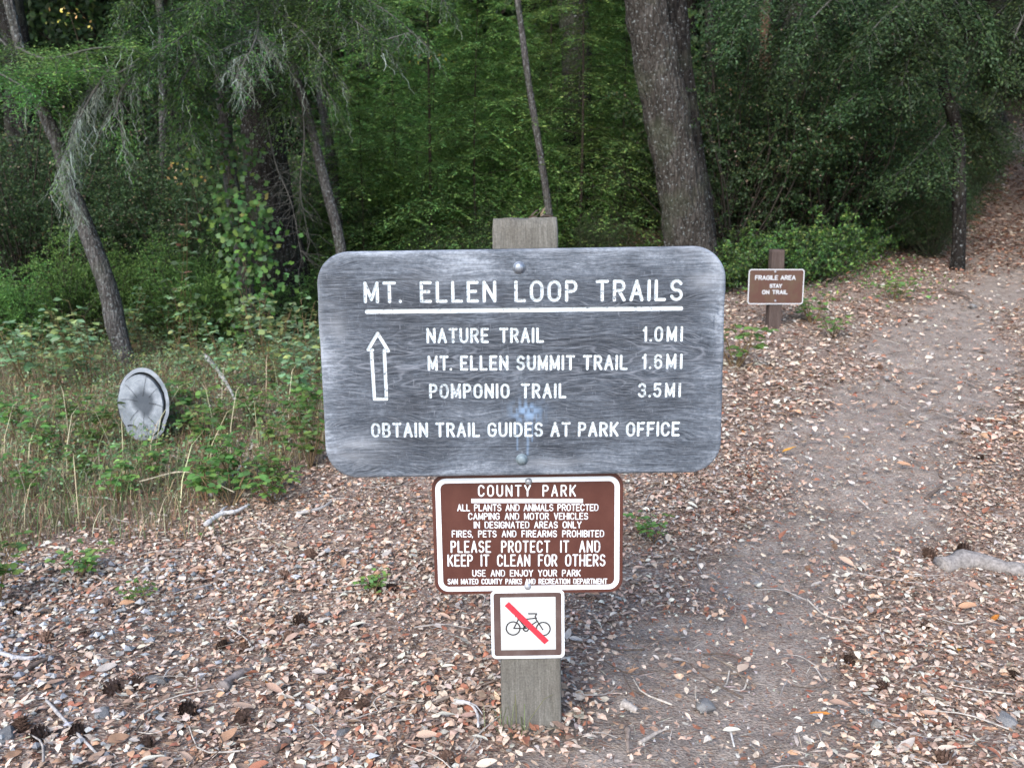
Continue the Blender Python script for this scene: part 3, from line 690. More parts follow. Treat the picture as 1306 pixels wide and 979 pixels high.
for text, x0, x1, yb, h_, asp, spc in (('FRAGILE AREA', 962.5, 1014.3, 357, 6.0, .78, 3), ('STAY', 981, 997, 367.2, 5.4, .75, 3), ('ON TRAIL', 971.5, 1004, 375.2, 5.6, .78, 3)):
    w = .0034; wp = w / sdp * FPX
    o = flat('lettering', WHITE2, sp_, layout(text, Ss(x0 + wp, yb - wp), Ss(x1 - wp, yb - wp), h_ / FPX * sdp - 2 * w, asp, spc), w, -.0014); o['label'] = 'white words ' + text
for py in (346.5, 383.5): e = Ss(988.5, py); bolt('bolt', sp_, e[0], e[1], 0, .006, ALU)
# ------------------------------------------------------------------ leaf litter
LC = [(.56, .46, .38), (.51, .40, .32), (.48, .34, .26), (.42, .25, .16), (.30, .13, .085), (.42, .38, .35), (.21, .15, .12), (.62, .54, .46), (.39, .26, .20), (.49, .345, .27), (.57, .47, .39), (.26, .18, .14)]
LC = [(min(r * 1.1, .62), g * 1.08, b * 1.05) for r, g, b in LC]
def litter(n, xr, yr, lo, hi, dens, thin=False, lift=.014, cols=None, power=1.0):
    x = rng.uniform(*xr, n); y = yr[0] + (yr[1] - yr[0]) * rng.random(n) ** power
    keep = rng.random(n) < dens(x, y); x, y = x[keep], y[keep]; n = len(x)
    L = np.exp(rng.uniform(math.log(lo), math.log(hi), n)); Wd = L * rng.uniform(.32, .62, n)
    P = np.stack([x, y, H(x, y) + rng.uniform(.0, lift, n) + L * .08], -1)
    a = rng.uniform(0, 2 * math.pi, n); D = np.stack([np.cos(a), np.sin(a), rng.normal(size=n) * .22], -1)
    N = nrm(np.stack([rng.normal(size=n) * .32, rng.normal(size=n) * .32, np.ones(n)], -1))
    mb = MB(); leaves(mb, P, D, N, L, Wd, pal(cols or LC, n, .16, .02), 'litter' if not thin else 'far', rng.uniform(-.35, .6, n)); return mb
def dl(x, y):
    pm_ = pathm(x, y); return np.clip((1 - .78 * pm_) * (1 - .8 * vegm(x, y)) * (.72 + .4 * vnoise(x * 2.4, y * 2.4, 7.)), 0.03, 1)
o = litter(125000, (-2.4, 3.0), (1.9, 4.4), .008, .038, dl).build('leaf_litter', LITTER); tag(o, 'dense carpet of dry tan and russet leaves around the big sign', 'leaf litter', kind='stuff')
o = litter(95000, (-2.8, 6.6), (4.4, 10.5), .017, .06, dl, power=1.25).build('leaf_litter', LITTER); tag(o, 'dry leaves scattered up the slope around the small brown sign', 'leaf litter', kind='stuff')
o = litter(16000, (4.5, 13), (10.5, 22), .05, .11, lambda x, y: np.clip(1.3 - pdist(x, y) * .3, .05, 1) * (1 - .85 * sstep(.7, .4, pdist(x, y))), True).build('leaf_litter', LITTER); tag(o, 'dry leaves on the far bend of the path', 'leaf litter', kind='stuff')
o = litter(2600, (PB[0] - .32, PB[0] + .32), (YF - .16, YF + .42), .010, .05, lambda x, y: np.exp(-(np.maximum(np.abs(x - PB[0]) - PWD / 2, 0) + np.maximum(np.abs(y - YF - PWD / 2) - PWD / 2, 0)) / .05) * ((np.abs(x - PB[0]) > PWD / 2 + .004) | (y < YF - .004) | (y > YF + PWD + .004)), lift=.030).build('piled_litter', LITTER); tag(o, 'dry leaves piled against the foot of the big post', 'leaf litter', kind='stuff')
o = litter(26000, (3.4, 10.5), (8.2, 16), .03, .075, lambda x, y: np.clip(1.3 - pdist(x, y) * .25, .05, 1), True, cols=[(.22, .10, .065), (.17, .085, .06), (.28, .14, .09), (.13, .08, .06), (.36, .25, .19)]).build('leaf_litter', LITTER); tag(o, 'rusty brown fallen leaves on the shaded slope beyond the thin crooked tree', 'leaf litter', kind='stuff')
# needles and fine twigs, red crumbs on the dirt
n = 9000; x = rng.uniform(-2.4, 3.4, n); y = rng.uniform(2.0, 5.5, n); a = rng.uniform(0, 6.28, n)
mb = MB(); leaves(mb, np.stack([x, y, H(x, y) + rng.uniform(.004, .02, n)], -1), np.stack([np.cos(a), np.sin(a), rng.normal(size=n) * .12], -1), rdir(n, 2), rng.uniform(.02, .09, n), rng.uniform(.0015, .0032, n), pal([(.30, .22, .17), (.12, .08, .06), (.42, .36, .3), (.22, .1, .06)], n), 'far', .1)
o = mb.build('pine_needles', LITTER); tag(o, 'thin dry needles and stalks strewn over the leaves and dirt', 'needles', kind='stuff')
n = 15000; x = rng.uniform(-2.4, 3.6, n); y = rng.uniform(2.0, 6.2, n); L = np.exp(rng.uniform(math.log(.004), math.log(.011), n)); a = rng.uniform(0, 6.28, n)
mb = MB(); leaves(mb, np.stack([x, y, H(x, y) + .004 + L * .3], -1), np.stack([np.cos(a), np.sin(a), 0 * a], -1), rdir(n, 1), L, L * .9, pal([(.26, .24, .23), (.40, .38, .37), (.17, .13, .11), (.30, .12, .07)], n), 'litter', .5)
o = mb.build('gravel', ROCK); tag(o, 'fine pale grit and crumbs on the trodden dirt path', 'gravel', kind='stuff')
mb = MB()
for i in range(420):
    x, y = random.uniform(-2.4, 3.6), 2.05 + 4.5 * random.random() ** 1.5
    if abs(x) / y > .66: continue
    L = random.uniform(.05, .22); a = random.uniform(0, 6.28); z = float(H(x, y)) + .022; d = A([math.cos(a), math.sin(a), 0]) * L; sd = A([-d[1], d[0], 0]) * random.uniform(-.3, .3)
    P = A([[x, y, z], A([x, y, z]) + d * .5 + sd, A([x, y, z]) + d]); P[:, 2] = H(P[:, 0], P[:, 1]) + rng.uniform(.012, .032, 3)
    tube(mb, spline(P, 6), np.linspace(1, .5, 6) * random.uniform(.0014, .0042), 4, random.choice([(.34, .31, .29), (.20, .16, .13), (.11, .085, .07), (.42, .38, .34)]), caps=False)
o = mb.build('fine_twigs', TWIG); tag(o, 'many short thin broken twigs strewn through the leaf litter', 'twigs', kind='stuff')
n = 1500; x = rng.uniform(-2.3, -.1, n); y = rng.uniform(2.0, 3.5, n); L = np.exp(rng.uniform(math.log(.009), math.log(.034), n)); a = rng.uniform(0, 6.28, n); kk = rng.random(n) < sstep(-.3, -1.3, x + .5 * vnoise(x * 2, y * 2, 2.)); x, y, L, a = x[kk], y[kk], L[kk], a[kk]; n = len(x)
mb = MB(); ph = nrm(A([(1, 0, 0), (-1, .1, 0), (0, 1, .1), (0, -1, 0), (.1, 0, 1.), (0, 0, -1)])) * A([.55, .42, .34]); pf = A([(0, 2, 4), (2, 1, 4), (1, 3, 4), (3, 0, 4), (2, 0, 5), (1, 2, 5), (3, 1, 5), (0, 3, 5)])
ca, sa = np.cos(a)[:, None], np.sin(a)[:, None]; q = ph[None] * (1 + .3 * rng.normal(size=(n, 6, 1))) * L[:, None, None]
V = np.stack([q[..., 0] * ca - q[..., 1] * sa + x[:, None], q[..., 0] * sa + q[..., 1] * ca + y[:, None], q[..., 2] + (H(x, y) + .012 + L * .2)[:, None]], -1).reshape(-1, 3)
mb.add(V, (pf[None] + (np.arange(n) * 6)[:, None, None]).reshape(-1, 3), None, np.repeat(pal([(.24, .25, .27), (.33, .34, .36), (.16, .17, .185), (.42, .42, .42)], n, .2, .02), 6, 0))
o = mb.build('gravel', ROCK); tag(o, 'grey angular gravel mixed into the litter at the lower left', 'gravel', kind='stuff')
# the 300 largest leaves one by one, as pieces of the ground
LM = []
for i in range(14):
    mb = MB(); L = 1.0; wd = random.choice([.28, .34, .4, .48]); c = A(LC[i % len(LC)] if i < 12 else [(.62, .30, .05), (.55, .22, .05)][i - 12])
    m_ = 7; V = []; F = []; wd = .26 if i >= 12 else wd
    cu = random.uniform(-.5, .7); tw = random.uniform(-.4, .4)
    for k in range(m_ + 1):
        t = k / m_; w = wd * .5 * (math.sin(math.pi * t ** .85) ** .75) + .008; zc = cu * .35 * (t * t - t) - .1 * cu
        for s_ in (-1, 0, 1): V.append((s_ * w, t - .5, zc + abs(s_) * w * .45 + s_ * w * tw * (t - .5) + .02 * math.sin(9 * t + s_)))
    for k in range(m_):
        for s_ in (0, 1): F.append((k * 3 + s_, k * 3 + s_ + 1, k * 3 + s_ + 4, k * 3 + s_ + 3))
    mb.add(V, None, F, c); LM.append(mb.mesh('fallen_leaf', LITTER, True))
YEL = [(1006, 580, 12, .085), (1268, 796, 13, .06), (1222, 838, 12, .05), (342, 878, 13, .055), (1044, 918, 13, .06), (948, 555, 13, .06), (452, 533, 12, .02)]
cnt = 0
def put_leaf(x, y, s, i, up=.0):
    o = bpy.data.objects.new('fallen_leaf', LM[i]); COL.objects.link(o); o.parent = ground
    o.location = (x, y, float(H(x, y)) + .020 + up); o.scale = (s, s, s)
    nx_, ny_ = (float(H(x + .05, y)) - float(H(x - .05, y))) / .1, (float(H(x, y + .05)) - float(H(x, y - .05))) / .1
    o.rotation_euler = (ny_ + random.gauss(0, .25), -nx_ + random.gauss(0, .25), random.uniform(0, 6.28)); return o
for px, py, i, s in YEL[:6]:
    p = gp(px, py); put_leaf(p[0], p[1], s, i)['label'] = 'yellow orange dead leaf'; cnt += 1
while cnt < 300:
    x, y = random.uniform(-1.9, 2.6), 2.05 + 2.2 * random.random() ** 1.4
    if abs(x) / y > .62 or (abs(x - PB[0]) < .12 and y > YF - .06 and y < YF + .2): continue
    if random.random() < float(dl(x, y)) + .1: put_leaf(x, y, random.uniform(.03, .07), random.randrange(12)); cnt += 1
# ------------------------------------------------------------------ shrubs and saplings (built once, copied)
GREEN_D = [(.044, .080, .036), (.058, .104, .042), (.036, .066, .034), (.078, .125, .042), (.048, .088, .038), (.064, .11, .044), (.052, .098, .04)]
GREEN_M = [(.078, .175, .045), (.10, .21, .05), (.062, .14, .045), (.13, .235, .05)]
GREEN_B = [(.13, .26, .07), (.16, .30, .08), (.10, .20, .065), (.22, .34, .09)]
GREEN_BL = [(.19, .31, .17), (.23, .36, .19), (.27, .39, .22), (.15, .24, .12), (.34, .38, .15)]
def shrub_meshes(h, r, nst, ntw, nlf, L, cols, upb=.8, kind='far', base=.15, wr=.5):
    mb, sb = MB(), MB(); Ps, Ds, Ns = [], [], []
    for i in range(nst):
        a = random.uniform(0, 6.28); rr = r * math.sqrt(random.random()) * .95; hz = h * (random.uniform(.45, 1.0) * (1 - .35 * (rr / r) ** 2))
        e = A([rr * math.cos(a), rr * math.sin(a), hz]); mpt = e * A([.55, .55, .55]) + rng.normal(size=3) * h * .05
        P = spline([A([0, 0, -.05]) + rng.normal(size=3) * A([.05, .05, 0]), mpt, e], 7)
        tube(sb, P, np.linspace(.007, .0015, 7) * (h ** .5), 4, (.055, .047, .04), caps=False)
        t = np.clip(rng.beta(2.0, 1.1, ntw), base, 1.0)
        B0 = A([np.interp(t, np.linspace(0, 1, 7), P[:, k]) for k in range(3)]).T
        td = nrm(rng.normal(size=(ntw, 3)) * A([1, 1, .5]) + A([e[0], e[1], 0]) / (r + .01) * .5 + A([0, 0, .25])); tl_ = h * rng.uniform(.07, .17, ntw)
        s_ = rng.random((ntw, nlf)) ** .8
        P = B0[:, None] + td[:, None] * (s_ * tl_[:, None])[..., None] - A([0, 0, 1]) * (s_ ** 2 * tl_[:, None] * .25)[..., None]
        side = rng.normal(size=(ntw, nlf, 3)); D = td[:, None] * .6 + side * .65
        Ps.append(P.reshape(-1, 3)); Ds.append(D.reshape(-1, 3)); Ns.append(rng.normal(size=(ntw * nlf, 3)) * .55 + A([0, 0, upb]))
    P, D, N = map(np.concatenate, (Ps, Ds, Ns)); n = len(P); P[:, 2] = np.maximum(P[:, 2], .015)
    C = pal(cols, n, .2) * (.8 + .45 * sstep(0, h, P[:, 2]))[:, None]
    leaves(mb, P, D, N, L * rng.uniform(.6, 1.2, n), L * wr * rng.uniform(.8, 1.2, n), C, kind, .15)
    return mb.mesh('foliage', LEAF), sb.mesh('stems', TWIG)
def conifer_meshes(h, r, nb, ntw, nlf, cols, L=.035, base=.05, droop=.35, gap=.0, tip=1.5):
    mb, sb = MB(), MB(); Ps, Ds, Ns, Cs = [], [], [], []
    tube(sb, spline([(0, 0, -.1), (h * .01, -h * .015, h * .4), (0, 0, h)], 12), np.linspace(.006 * h, .003, 12), 6, (.045, .036, .03), caps=False)
    for i in range(nb):
        t = base + (1 - base) * (i + random.random()) / nb; z = h * t; a = i * 2.4 + random.uniform(-.5, .5); ln = r * (1 - t) ** .65 * random.uniform(.65, 1.1) + .12
        d = A([math.cos(a), math.sin(a), 0]); q = np.linspace(0, 1, 6)
        P = A([0, 0, z]) + d * (q * ln)[:, None] + A([0, 0, 1]) * (ln * (.28 * q - (droop + .2 * random.random()) * q ** 2))[:, None]
        tube(sb, P, np.linspace(.004, .001, 6), 3, (.05, .045, .035), caps=False)
        s_ = np.linspace(.04, 1, ntw); B0 = A([np.interp(s_, q, P[:, k]) for k in range(3)]).T; side = A([-d[1], d[0], 0])
        sg = np.where(np.arange(ntw) % 2, 1, -1)[:, None]; tl_ = ln * .42 * (1.05 - .75 * s_) * rng.uniform(.7, 1.2, ntw) + .05
        td = nrm(side * sg * .9 + d * .75 + A([0, 0, -.12]) + rng.normal(size=(ntw, 3)) * .16)
        u = np.linspace(.05, 1, nlf)[None].repeat(ntw, 0) + rng.uniform(-.04, .04, (ntw, nlf))
        P2 = B0[:, None] + td[:, None] * (u * tl_[:, None])[..., None] - A([0, 0, 1]) * (u ** 2 * tl_[:, None] * .3)[..., None]
        sd2 = np.cross(td, A([0, 0, 1.])); s2 = np.where(np.arange(nlf) % 2, 1, -1)[None, :, None]
        D = td[:, None] * .7 + sd2[:, None] * s2 * .8 + rng.normal(size=(ntw, nlf, 3)) * .18 - A([0, 0, .1])
        Ps.append(P2.reshape(-1, 3)); Ds.append(D.reshape(-1, 3)); Ns.append(rng.normal(size=(ntw * nlf, 3)) * .3 + A([0, 0, 1.]))
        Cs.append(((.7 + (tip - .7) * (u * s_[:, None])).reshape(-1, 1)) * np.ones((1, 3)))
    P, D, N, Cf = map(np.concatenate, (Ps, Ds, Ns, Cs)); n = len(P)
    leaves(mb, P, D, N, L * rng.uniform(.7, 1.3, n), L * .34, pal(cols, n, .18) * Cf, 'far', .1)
    return mb.mesh('foliage', LEAF), sb.mesh('stem', TWIG)
def plant(name, fm, sm_, loc, s, rz, label, cat, group, sname='stems'):
    r = empty(name, loc, rz); r.scale = (s, s, s) if not hasattr(s, '__len__') else s
    tag(r, label, cat, group); obj('foliage', fm, r); obj(sname, sm_, r); return r
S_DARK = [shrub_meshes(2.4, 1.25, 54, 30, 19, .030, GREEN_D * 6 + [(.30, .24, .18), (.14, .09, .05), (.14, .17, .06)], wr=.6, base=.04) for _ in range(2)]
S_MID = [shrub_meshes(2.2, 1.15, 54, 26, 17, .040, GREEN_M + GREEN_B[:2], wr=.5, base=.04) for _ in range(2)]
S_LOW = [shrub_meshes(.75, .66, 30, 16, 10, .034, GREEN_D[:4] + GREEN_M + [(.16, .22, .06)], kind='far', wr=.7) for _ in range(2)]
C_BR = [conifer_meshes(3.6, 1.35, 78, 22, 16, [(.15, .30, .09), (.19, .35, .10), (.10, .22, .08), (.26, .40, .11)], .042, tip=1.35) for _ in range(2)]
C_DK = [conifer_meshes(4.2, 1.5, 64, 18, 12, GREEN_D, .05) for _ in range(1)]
ORDW = ['leftmost'] + [w + ' from the left' for w in 'second third fourth fifth sixth seventh eighth ninth tenth eleventh twelfth thirteenth fourteenth fifteenth sixteenth seventeenth eighteenth nineteenth twentieth twenty-first twenty-second twenty-third twenty-fourth'.split()]
ORD = ['leftmost', 'second from the left', 'third from the left', 'fourth from the left', 'fifth from the left', 'sixth from the left', 'seventh from the left', 'eighth from the left']
def zone(meshes, pts, name, label, cat, group, s0, s1, sname='stems'):
    ys = sorted(p[1] for p in pts); med = ys[len(ys) // 2]; rows = {0: sorted(p[0] for p in pts if p[1] < med), 1: sorted(p[0] for p in pts if p[1] >= med)}
    for i, (px, Y) in enumerate(pts):
        x = (px - CX) / FPX * Y * math.cos(PITCH); s = random.uniform(s0, s1)
        fm, sm2 = meshes[i % len(meshes)]; rw = 0 if Y < med else 1; lab = label + ', ' + ORDW[rows[rw].index(px)] + (' in the front row' if rw == 0 else ' in the back row')
        plant(name, fm, sm2, (x, Y, float(H(x, Y)) - .03), (s * random.uniform(.9, 1.15), s * random.uniform(.9, 1.15), s), random.uniform(0, 6.28), ' '.join(lab.split()[:16]) if len(lab.split()) <= 16 else lab, cat, group, sname)
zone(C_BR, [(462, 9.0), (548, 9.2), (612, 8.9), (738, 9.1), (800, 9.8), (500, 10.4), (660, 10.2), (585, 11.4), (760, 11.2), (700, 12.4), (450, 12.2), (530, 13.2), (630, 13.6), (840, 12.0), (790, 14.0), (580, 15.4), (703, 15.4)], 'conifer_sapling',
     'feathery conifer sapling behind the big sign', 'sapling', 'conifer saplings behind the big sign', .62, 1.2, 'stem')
zone(S_MID, [(508, 9.9), (690, 9.4), (445, 11.2), (820, 10.6), (640, 11.8)], 'tall_leafy_shrub', 'tall leafy shrub behind the big sign', 'shrub', 'tall shrubs behind the big sign', .6, 1.0)
zone(S_DARK, [(430, 8.5), (560, 8.6), (640, 8.7), (770, 8.5)], 'dark_shrub', 'low dark shrub close behind the big sign', 'shrub', 'shrubs just behind the big sign', .30, .42)
zone(S_DARK, [(930, 8.9), (990, 9.3), (1050, 9.2), (1100, 9.9), (1125, 11.0), (950, 10.8), (1020, 11.0), (1078, 11.7), (1110, 12.8), (1150, 13.6), (890, 10.6), (1126, 15.0), (1080, 14.4), (1160, 16.0)], 'evergreen_shrub',
     'dark evergreen shrub left of far path', 'shrub', 'dark shrubs left of the far path', .75, 1.15)
zone(S_DARK, [(1172, 9.3), (1200, 10.2), (1222, 11.2), (1236, 12.4), (1212, 13.6), (1190, 8.9), (1243, 13.2), (1240, 14.6)], 'dark_shrub', 'low dark shrub behind the thin crooked tree', 'shrub', 'low shrubs behind the thin crooked tree', .32, .50)
zone(S_LOW, [(900, 7.5), (935, 7.7), (965, 7.9), (1005, 7.8), (1045, 7.9), (925, 8.2), (1070, 8.3), (985, 8.4), (1110, 8.9), (1150, 9.3)], 'low_shrub', 'low shrub behind the small brown sign', 'shrub', 'low shrubs behind the small sign', .5, .95)
zone(S_DARK, [(30, 9.4), (105, 9.9), (190, 9.5), (265, 9.9), (340, 10.2), (400, 9.8), (60, 11.5), (150, 11.8), (240, 12.0), (330, 12.4), (-30, 10.4), (420, 12.0), (10, 13.5), (110, 14)], 'woodland_shrub',
     'dark shrub among the left trunks', 'shrub', 'dark shrubs among the left trunks', .8, 1.15)
zone(S_MID, [(24, 8.0), (80, 8.2), (250, 8.0), (205, 8.6), (380, 8.4), (140, 8.9), (-40, 8.0), (310, 8.7)], 'leafy_shrub', 'leafy shrub at back of left bank', 'shrub', 'shrubs at the back of the left bank', .38, .58)
zone(S_DARK, [(1390, 11), (1420, 13), (1225, 21.5), (1120, 18), (1290, 23), (1390, 23)], 'evergreen_shrub', 'dark shrub beside the far path bend', 'shrub', 'dark shrubs beside the far bend', .55, .95)
# ------------------------------------------------------------------ trees
def branchy_tree(name, pts, radii, mat, label, cat='tree', sides=14, nseg=40, bark=None, top=None, crown=None, rough=.08, limbs=(), group=None):
    """pts = world points of the trunk, base first"""
    P = spline(pts, nseg); R = np.interp(np.linspace(0, 1, nseg), np.linspace(0, 1, len(radii)), radii)
    base = A(P[0]); root = empty(name, (base[0], base[1], base[2])); tag(root, label, cat, group)
    mb = MB(); tube(mb, P - base, R, sides, rough=rough, bark=bark, seed=len(label)); mb.build('trunk', mat, root, True)
    for lp, lr in limbs:
        mb = MB(); lp = spline(lp, 14); tube(mb, lp - base, np.linspace(lr, lr * .25, 14), 6, rough=.15, caps=False); mb.build('limb', mat, root, True)
    if crown is not None:
        o = obj('crown', crown, root, tuple(A(P[-1]) - base + A([0, 2.0, 2.2])), random.uniform(0, 6.28))
    return root
def crown_mesh(r, hh, n, L, cols, nc=60):
    mb = MB(); c = rdir(nc) * (rng.random((nc, 1)) ** .4) * A([r, r, hh]) * .85; k = rng.integers(0, nc, n)
    P = c[k] + rng.normal(size=(n, 3)) * A([r, r, hh * .6]) * .15
    leaves(mb, P, rdir(n), rdir(n, .8), L * rng.uniform(.7, 1.3, n), L * .55, pal(cols, n, .2), 'far', .15)
    sb = []
    for q in c[:26]: tube(mb, spline([(0, 0, -hh * .6), q * .5 - A([0, 0, hh * .2]), q], 6), np.linspace(.06, .01, 6), 4, (.05, .04, .035), caps=False)
    return mb.mesh('crown', [LEAF])
CROWN = [crown_mesh(2.2, 1.6, 13000, .085, GREEN_D + GREEN_M[:1], 60), crown_mesh(1.9, 1.8, 12000, .085, GREEN_D + GREEN_M[:1], 60)]
SHADE_CROWN = [crown_mesh(3.2, 3.0, 16000, .15, GREEN_D, 60), crown_mesh(3.0, 3.4, 15000, .15, GREEN_D + GREEN_M[:1], 60)]
def T(px, py, Y): return at(px, py, Y)
def G_(px, Y, dz=-.15): x = (px - CX) / FPX * Y * math.cos(PITCH); return A([x, Y, float(H(x, Y)) + dz])
def trunkpx(pxs, Y, base, up=2.5, drift=(0, 1.2)):
    """pixel way-points bottom to top at distance Y, carried on above the frame"""
    L = [G_(base, Y)] + [T(a, b, Y) for a, b in pxs]; d = (L[-1] - L[-2]); d = d / np.linalg.norm(d); L.append(L[-1] + d * up * .4); up = up + 1.6
    L.append(L[-1] + d * up + A([drift[0], drift[1], 0])); return L
r_ = lambda px, Y: px / 2 / FPX * Y
branchy_tree('oak_tree', trunkpx([(881, 320), (867, 235), (853, 160), (837, 80), (821, 0)], 7.6, 893, 2.6), [r_(76, 7.6), r_(62, 7.6), r_(57, 7.6), r_(54, 7.6), r_(51, 7.6), .14, .09], BARK_OAK,
    'thick grey barked oak trunk leaning left behind the right end of the big sign', sides=120, nseg=360, bark=(.011, 5.5, 5.0), crown=CROWN[0])
branchy_tree('oak_tree', trunkpx([(897, 300), (887, 220), (877, 140), (869, 70), (862, 0)], 8.05, 903, 2.6), [r_(36, 8), r_(30, 8), r_(27, 8), r_(25, 8), r_(24, 8), .08, .06], BARK_DARK,
    'darker slimmer trunk standing close behind the thick grey oak', sides=60, nseg=200, bark=(.008, 5, 5), crown=CROWN[1])
branchy_tree('dead_sapling', trunkpx([(702, 290), (688, 190), (675, 110), (660, 0)], 8.2, 706, 1.2), [r_(10, 8.2), r_(9, 8.2), r_(8, 8.2), r_(7, 8.2), .015], BARK_GREY,
    'thin straight bare grey pole of a dead sapling rising behind the big sign post', 'sapling', sides=8)
branchy_tree('curved_tree', trunkpx([(150, 425), (138, 370), (117, 310), (98, 262), (84, 225), (74, 185), (60, 150), (42, 108), (25, 60), (10, 0)], 7.4, 156, 2.6), [r_(26, 7.4), r_(23, 7.4), r_(22, 7.4), r_(20, 7.4), r_(18, 7.4), r_(17, 7.4), r_(16, 7.4), r_(12, 7.4), r_(11, 7.4), .035, .03], BARK_GREY,
    'crooked grey trunk bending left at the far left with lichen draped boughs', sides=24, nseg=90, bark=(.006, 5, 6), crown=CROWN[1])
branchy_tree('fir_tree', trunkpx([(372, 395), (350, 300), (338, 200), (328, 110), (318, 0)], 8.6, 385, 3.0), [r_(92, 8.6), r_(70, 8.6), r_(58, 8.6), r_(50, 8.6), r_(46, 8.6), .15, .1], BARK_DARK,
    'thick nearly black trunk in deep shade left of the big sign', sides=40, nseg=120, bark=(.012, 5, 4), crown=CROWN[0])
branchy_tree('vine_clad_tree', trunkpx([(318, 400), (308, 320), (296, 240), (288, 170), (284, 120), (276, 40)], 7.9, 322, 1.5), [r_(22, 7.9), r_(20, 7.9), r_(19, 7.9), r_(18, 7.9), r_(16, 7.9), r_(14, 7.9), .04], BARK_GREY,
    'slim grey trunk with a pale split, half covered by a climbing vine', sides=16, nseg=60, bark=(.005, 5, 5))
branchy_tree('slender_tree', trunkpx([(434, 315), (416, 240), (396, 160), (378, 100), (362, 50), (350, 0)], 7.7, 446, 1.6), [r_(15, 7.7), r_(14, 7.7), r_(12, 7.7), r_(11, 7.7), r_(9, 7.7), .03, .02], BARK_GREY,
    'slender dark trunk slanting left above the upper left corner of the big sign', sides=10, nseg=50)
branchy_tree('slender_tree', trunkpx([(424, 215), (412, 140), (403, 70), (398, 0)], 9.2, 440, 1.6), [r_(13, 9.2), r_(12, 9.2), r_(11, 9.2), r_(10, 9.2), .03, .02], BARK_GREY,
    'faint slender trunk behind the slanting one left of the big sign', sides=10, nseg=40)
Yr = gp(1225, 343)[1]
branchy_tree('thin_oak_tree', trunkpx([(1223, 300), (1223, 240), (1223, 185), (1215, 145), (1205, 115), (1202, 70), (1205, 20), (1206, 0)], Yr, 1226, 2.2), [r_(20, Yr), r_(16, Yr), r_(14, Yr), r_(14, Yr), r_(15, Yr), r_(11, Yr), r_(10, Yr), r_(9, Yr), .03, .02], BARK_DARK,
    'thin crooked dark tree standing at the left edge of the far path', sides=14, nseg=80, bark=(.006, 4, 5), crown=CROWN[0],
    limbs=[([T(1205, 120, Yr), T(1175, 103, Yr - .1), T(1140, 108, Yr - .3), T(1100, 122, Yr - .4), T(1085, 135, Yr - .5)], r_(4, Yr)), ([T(1203, 95, Yr), T(1192, 60, Yr), T(1180, 40, Yr - .2)], r_(4, Yr))])
for px, pts, Y, w, m_, lab in ((738, [(736, 90), (730, 0)], 10.8, 40, BARK_DARK, 'broad dark trunk deep in the woods between the dead pole and the oak'),
                              (907, [(906, 110), (905, 0)], 10.0, 14, BARK_DARK, 'dark upright trunk in the woods just right of the oak'),
                              (978, [(977, 180), (976, 60), (974, 0)], 10.2, 16, BARK_RED, 'reddish trunk in the woods above the small brown sign'),
                              (1012, [(1015, 110), (1010, 0)], 10.8, 32, BARK_DARK, 'wide dark trunk in the woods right of the reddish one'),
                              (24, [(22, 90), (12, 0)], 11.5, 34, BARK_DARK, 'wide dark trunk at the top left corner'),
                              (204, [(206, 60), (203, 0)], 11.5, 9, BARK_GREY, 'thin pale trunk in the gap at the top left'),
                              (1262, [(1262, 120), (1268, 0)], 19, 30, BARK_DARK, 'dark trunk beyond the far bend of the path')):
    branchy_tree('forest_tree', trunkpx(pts, Y, px, 3.0), [r_(w, Y)] + [r_(w * .9, Y)] * len(pts) + [.08], m_, lab, sides=16, nseg=40, bark=(.008, 4, 4), crown=CROWN[len(lab) % 2])
# forest further up the slope
FT = []
fc = [crown_mesh(2.6, 4.4, 24000, .12, GREEN_D + GREEN_M[:1], 80), conifer_meshes(9, 2.6, 110, 20, 11, GREEN_D + GREEN_M[:1], .10, base=.04)[0]]
def forest_tree(x, y, s, k, label, group):
    z = float(H(x, y)) - .1; root = empty('forest_tree', (x, y, z), random.uniform(0, 6.28)); tag(root, label, 'tree', group); root.scale = (s, s, s)
    o = obj('trunk', TRK, root); obj('crown', fc[k], root, (0, 0, 4.9 if k == 0 else 0)); return root
mb = MB(); tube(mb, spline([(0, 0, -.2), (.1, .05, 3), (0, .1, 6), (.1, 0, 8.8)], 24), np.linspace(.24, .06, 24), 14, rough=.1, bark=(.02, 4, 2)); TRK = mb.mesh('trunk', BARK_DARK, True)
for y0 in (15.5, 18.5, 22, 26, 31, 37):
    half = y0 * .66 + 4; n_ = int(half * 2 / (2.0 + y0 * .06))
    for i in range(n_):
        x = -half + (i + .5 + random.uniform(-.35, .35)) * 2 * half / n_; y = y0 + random.uniform(-1.3, 1.3)
        if pdist(A([x]), A([y]))[0] < 1.7 + (y0 < 23) * 2.2: continue
        forest_tree(x, y, random.uniform(.8, 1.25), random.randrange(2), 'shaded forest tree up the slope in the woods behind', 'trees of the woods up the slope')
for x, y in ((7.3, 8.3), (8.0, 10.4), (6.6, 6.4)):  # trees out of view, added to throw shade on the far slope
    root = empty('forest_tree', (x, y, float(H(x, y)) - .1), random.uniform(0, 6)); tag(root, 'unseen broad crowned tree added at right to shade the far path', 'tree', 'added shade trees right of the far path')
    obj('trunk', TRK, root); o = obj('crown', SHADE_CROWN[random.randrange(2)], root, (-1.9 if y < 7 else -.6, .3, 6.2)); o.scale = (1.05, 1.05, .8)
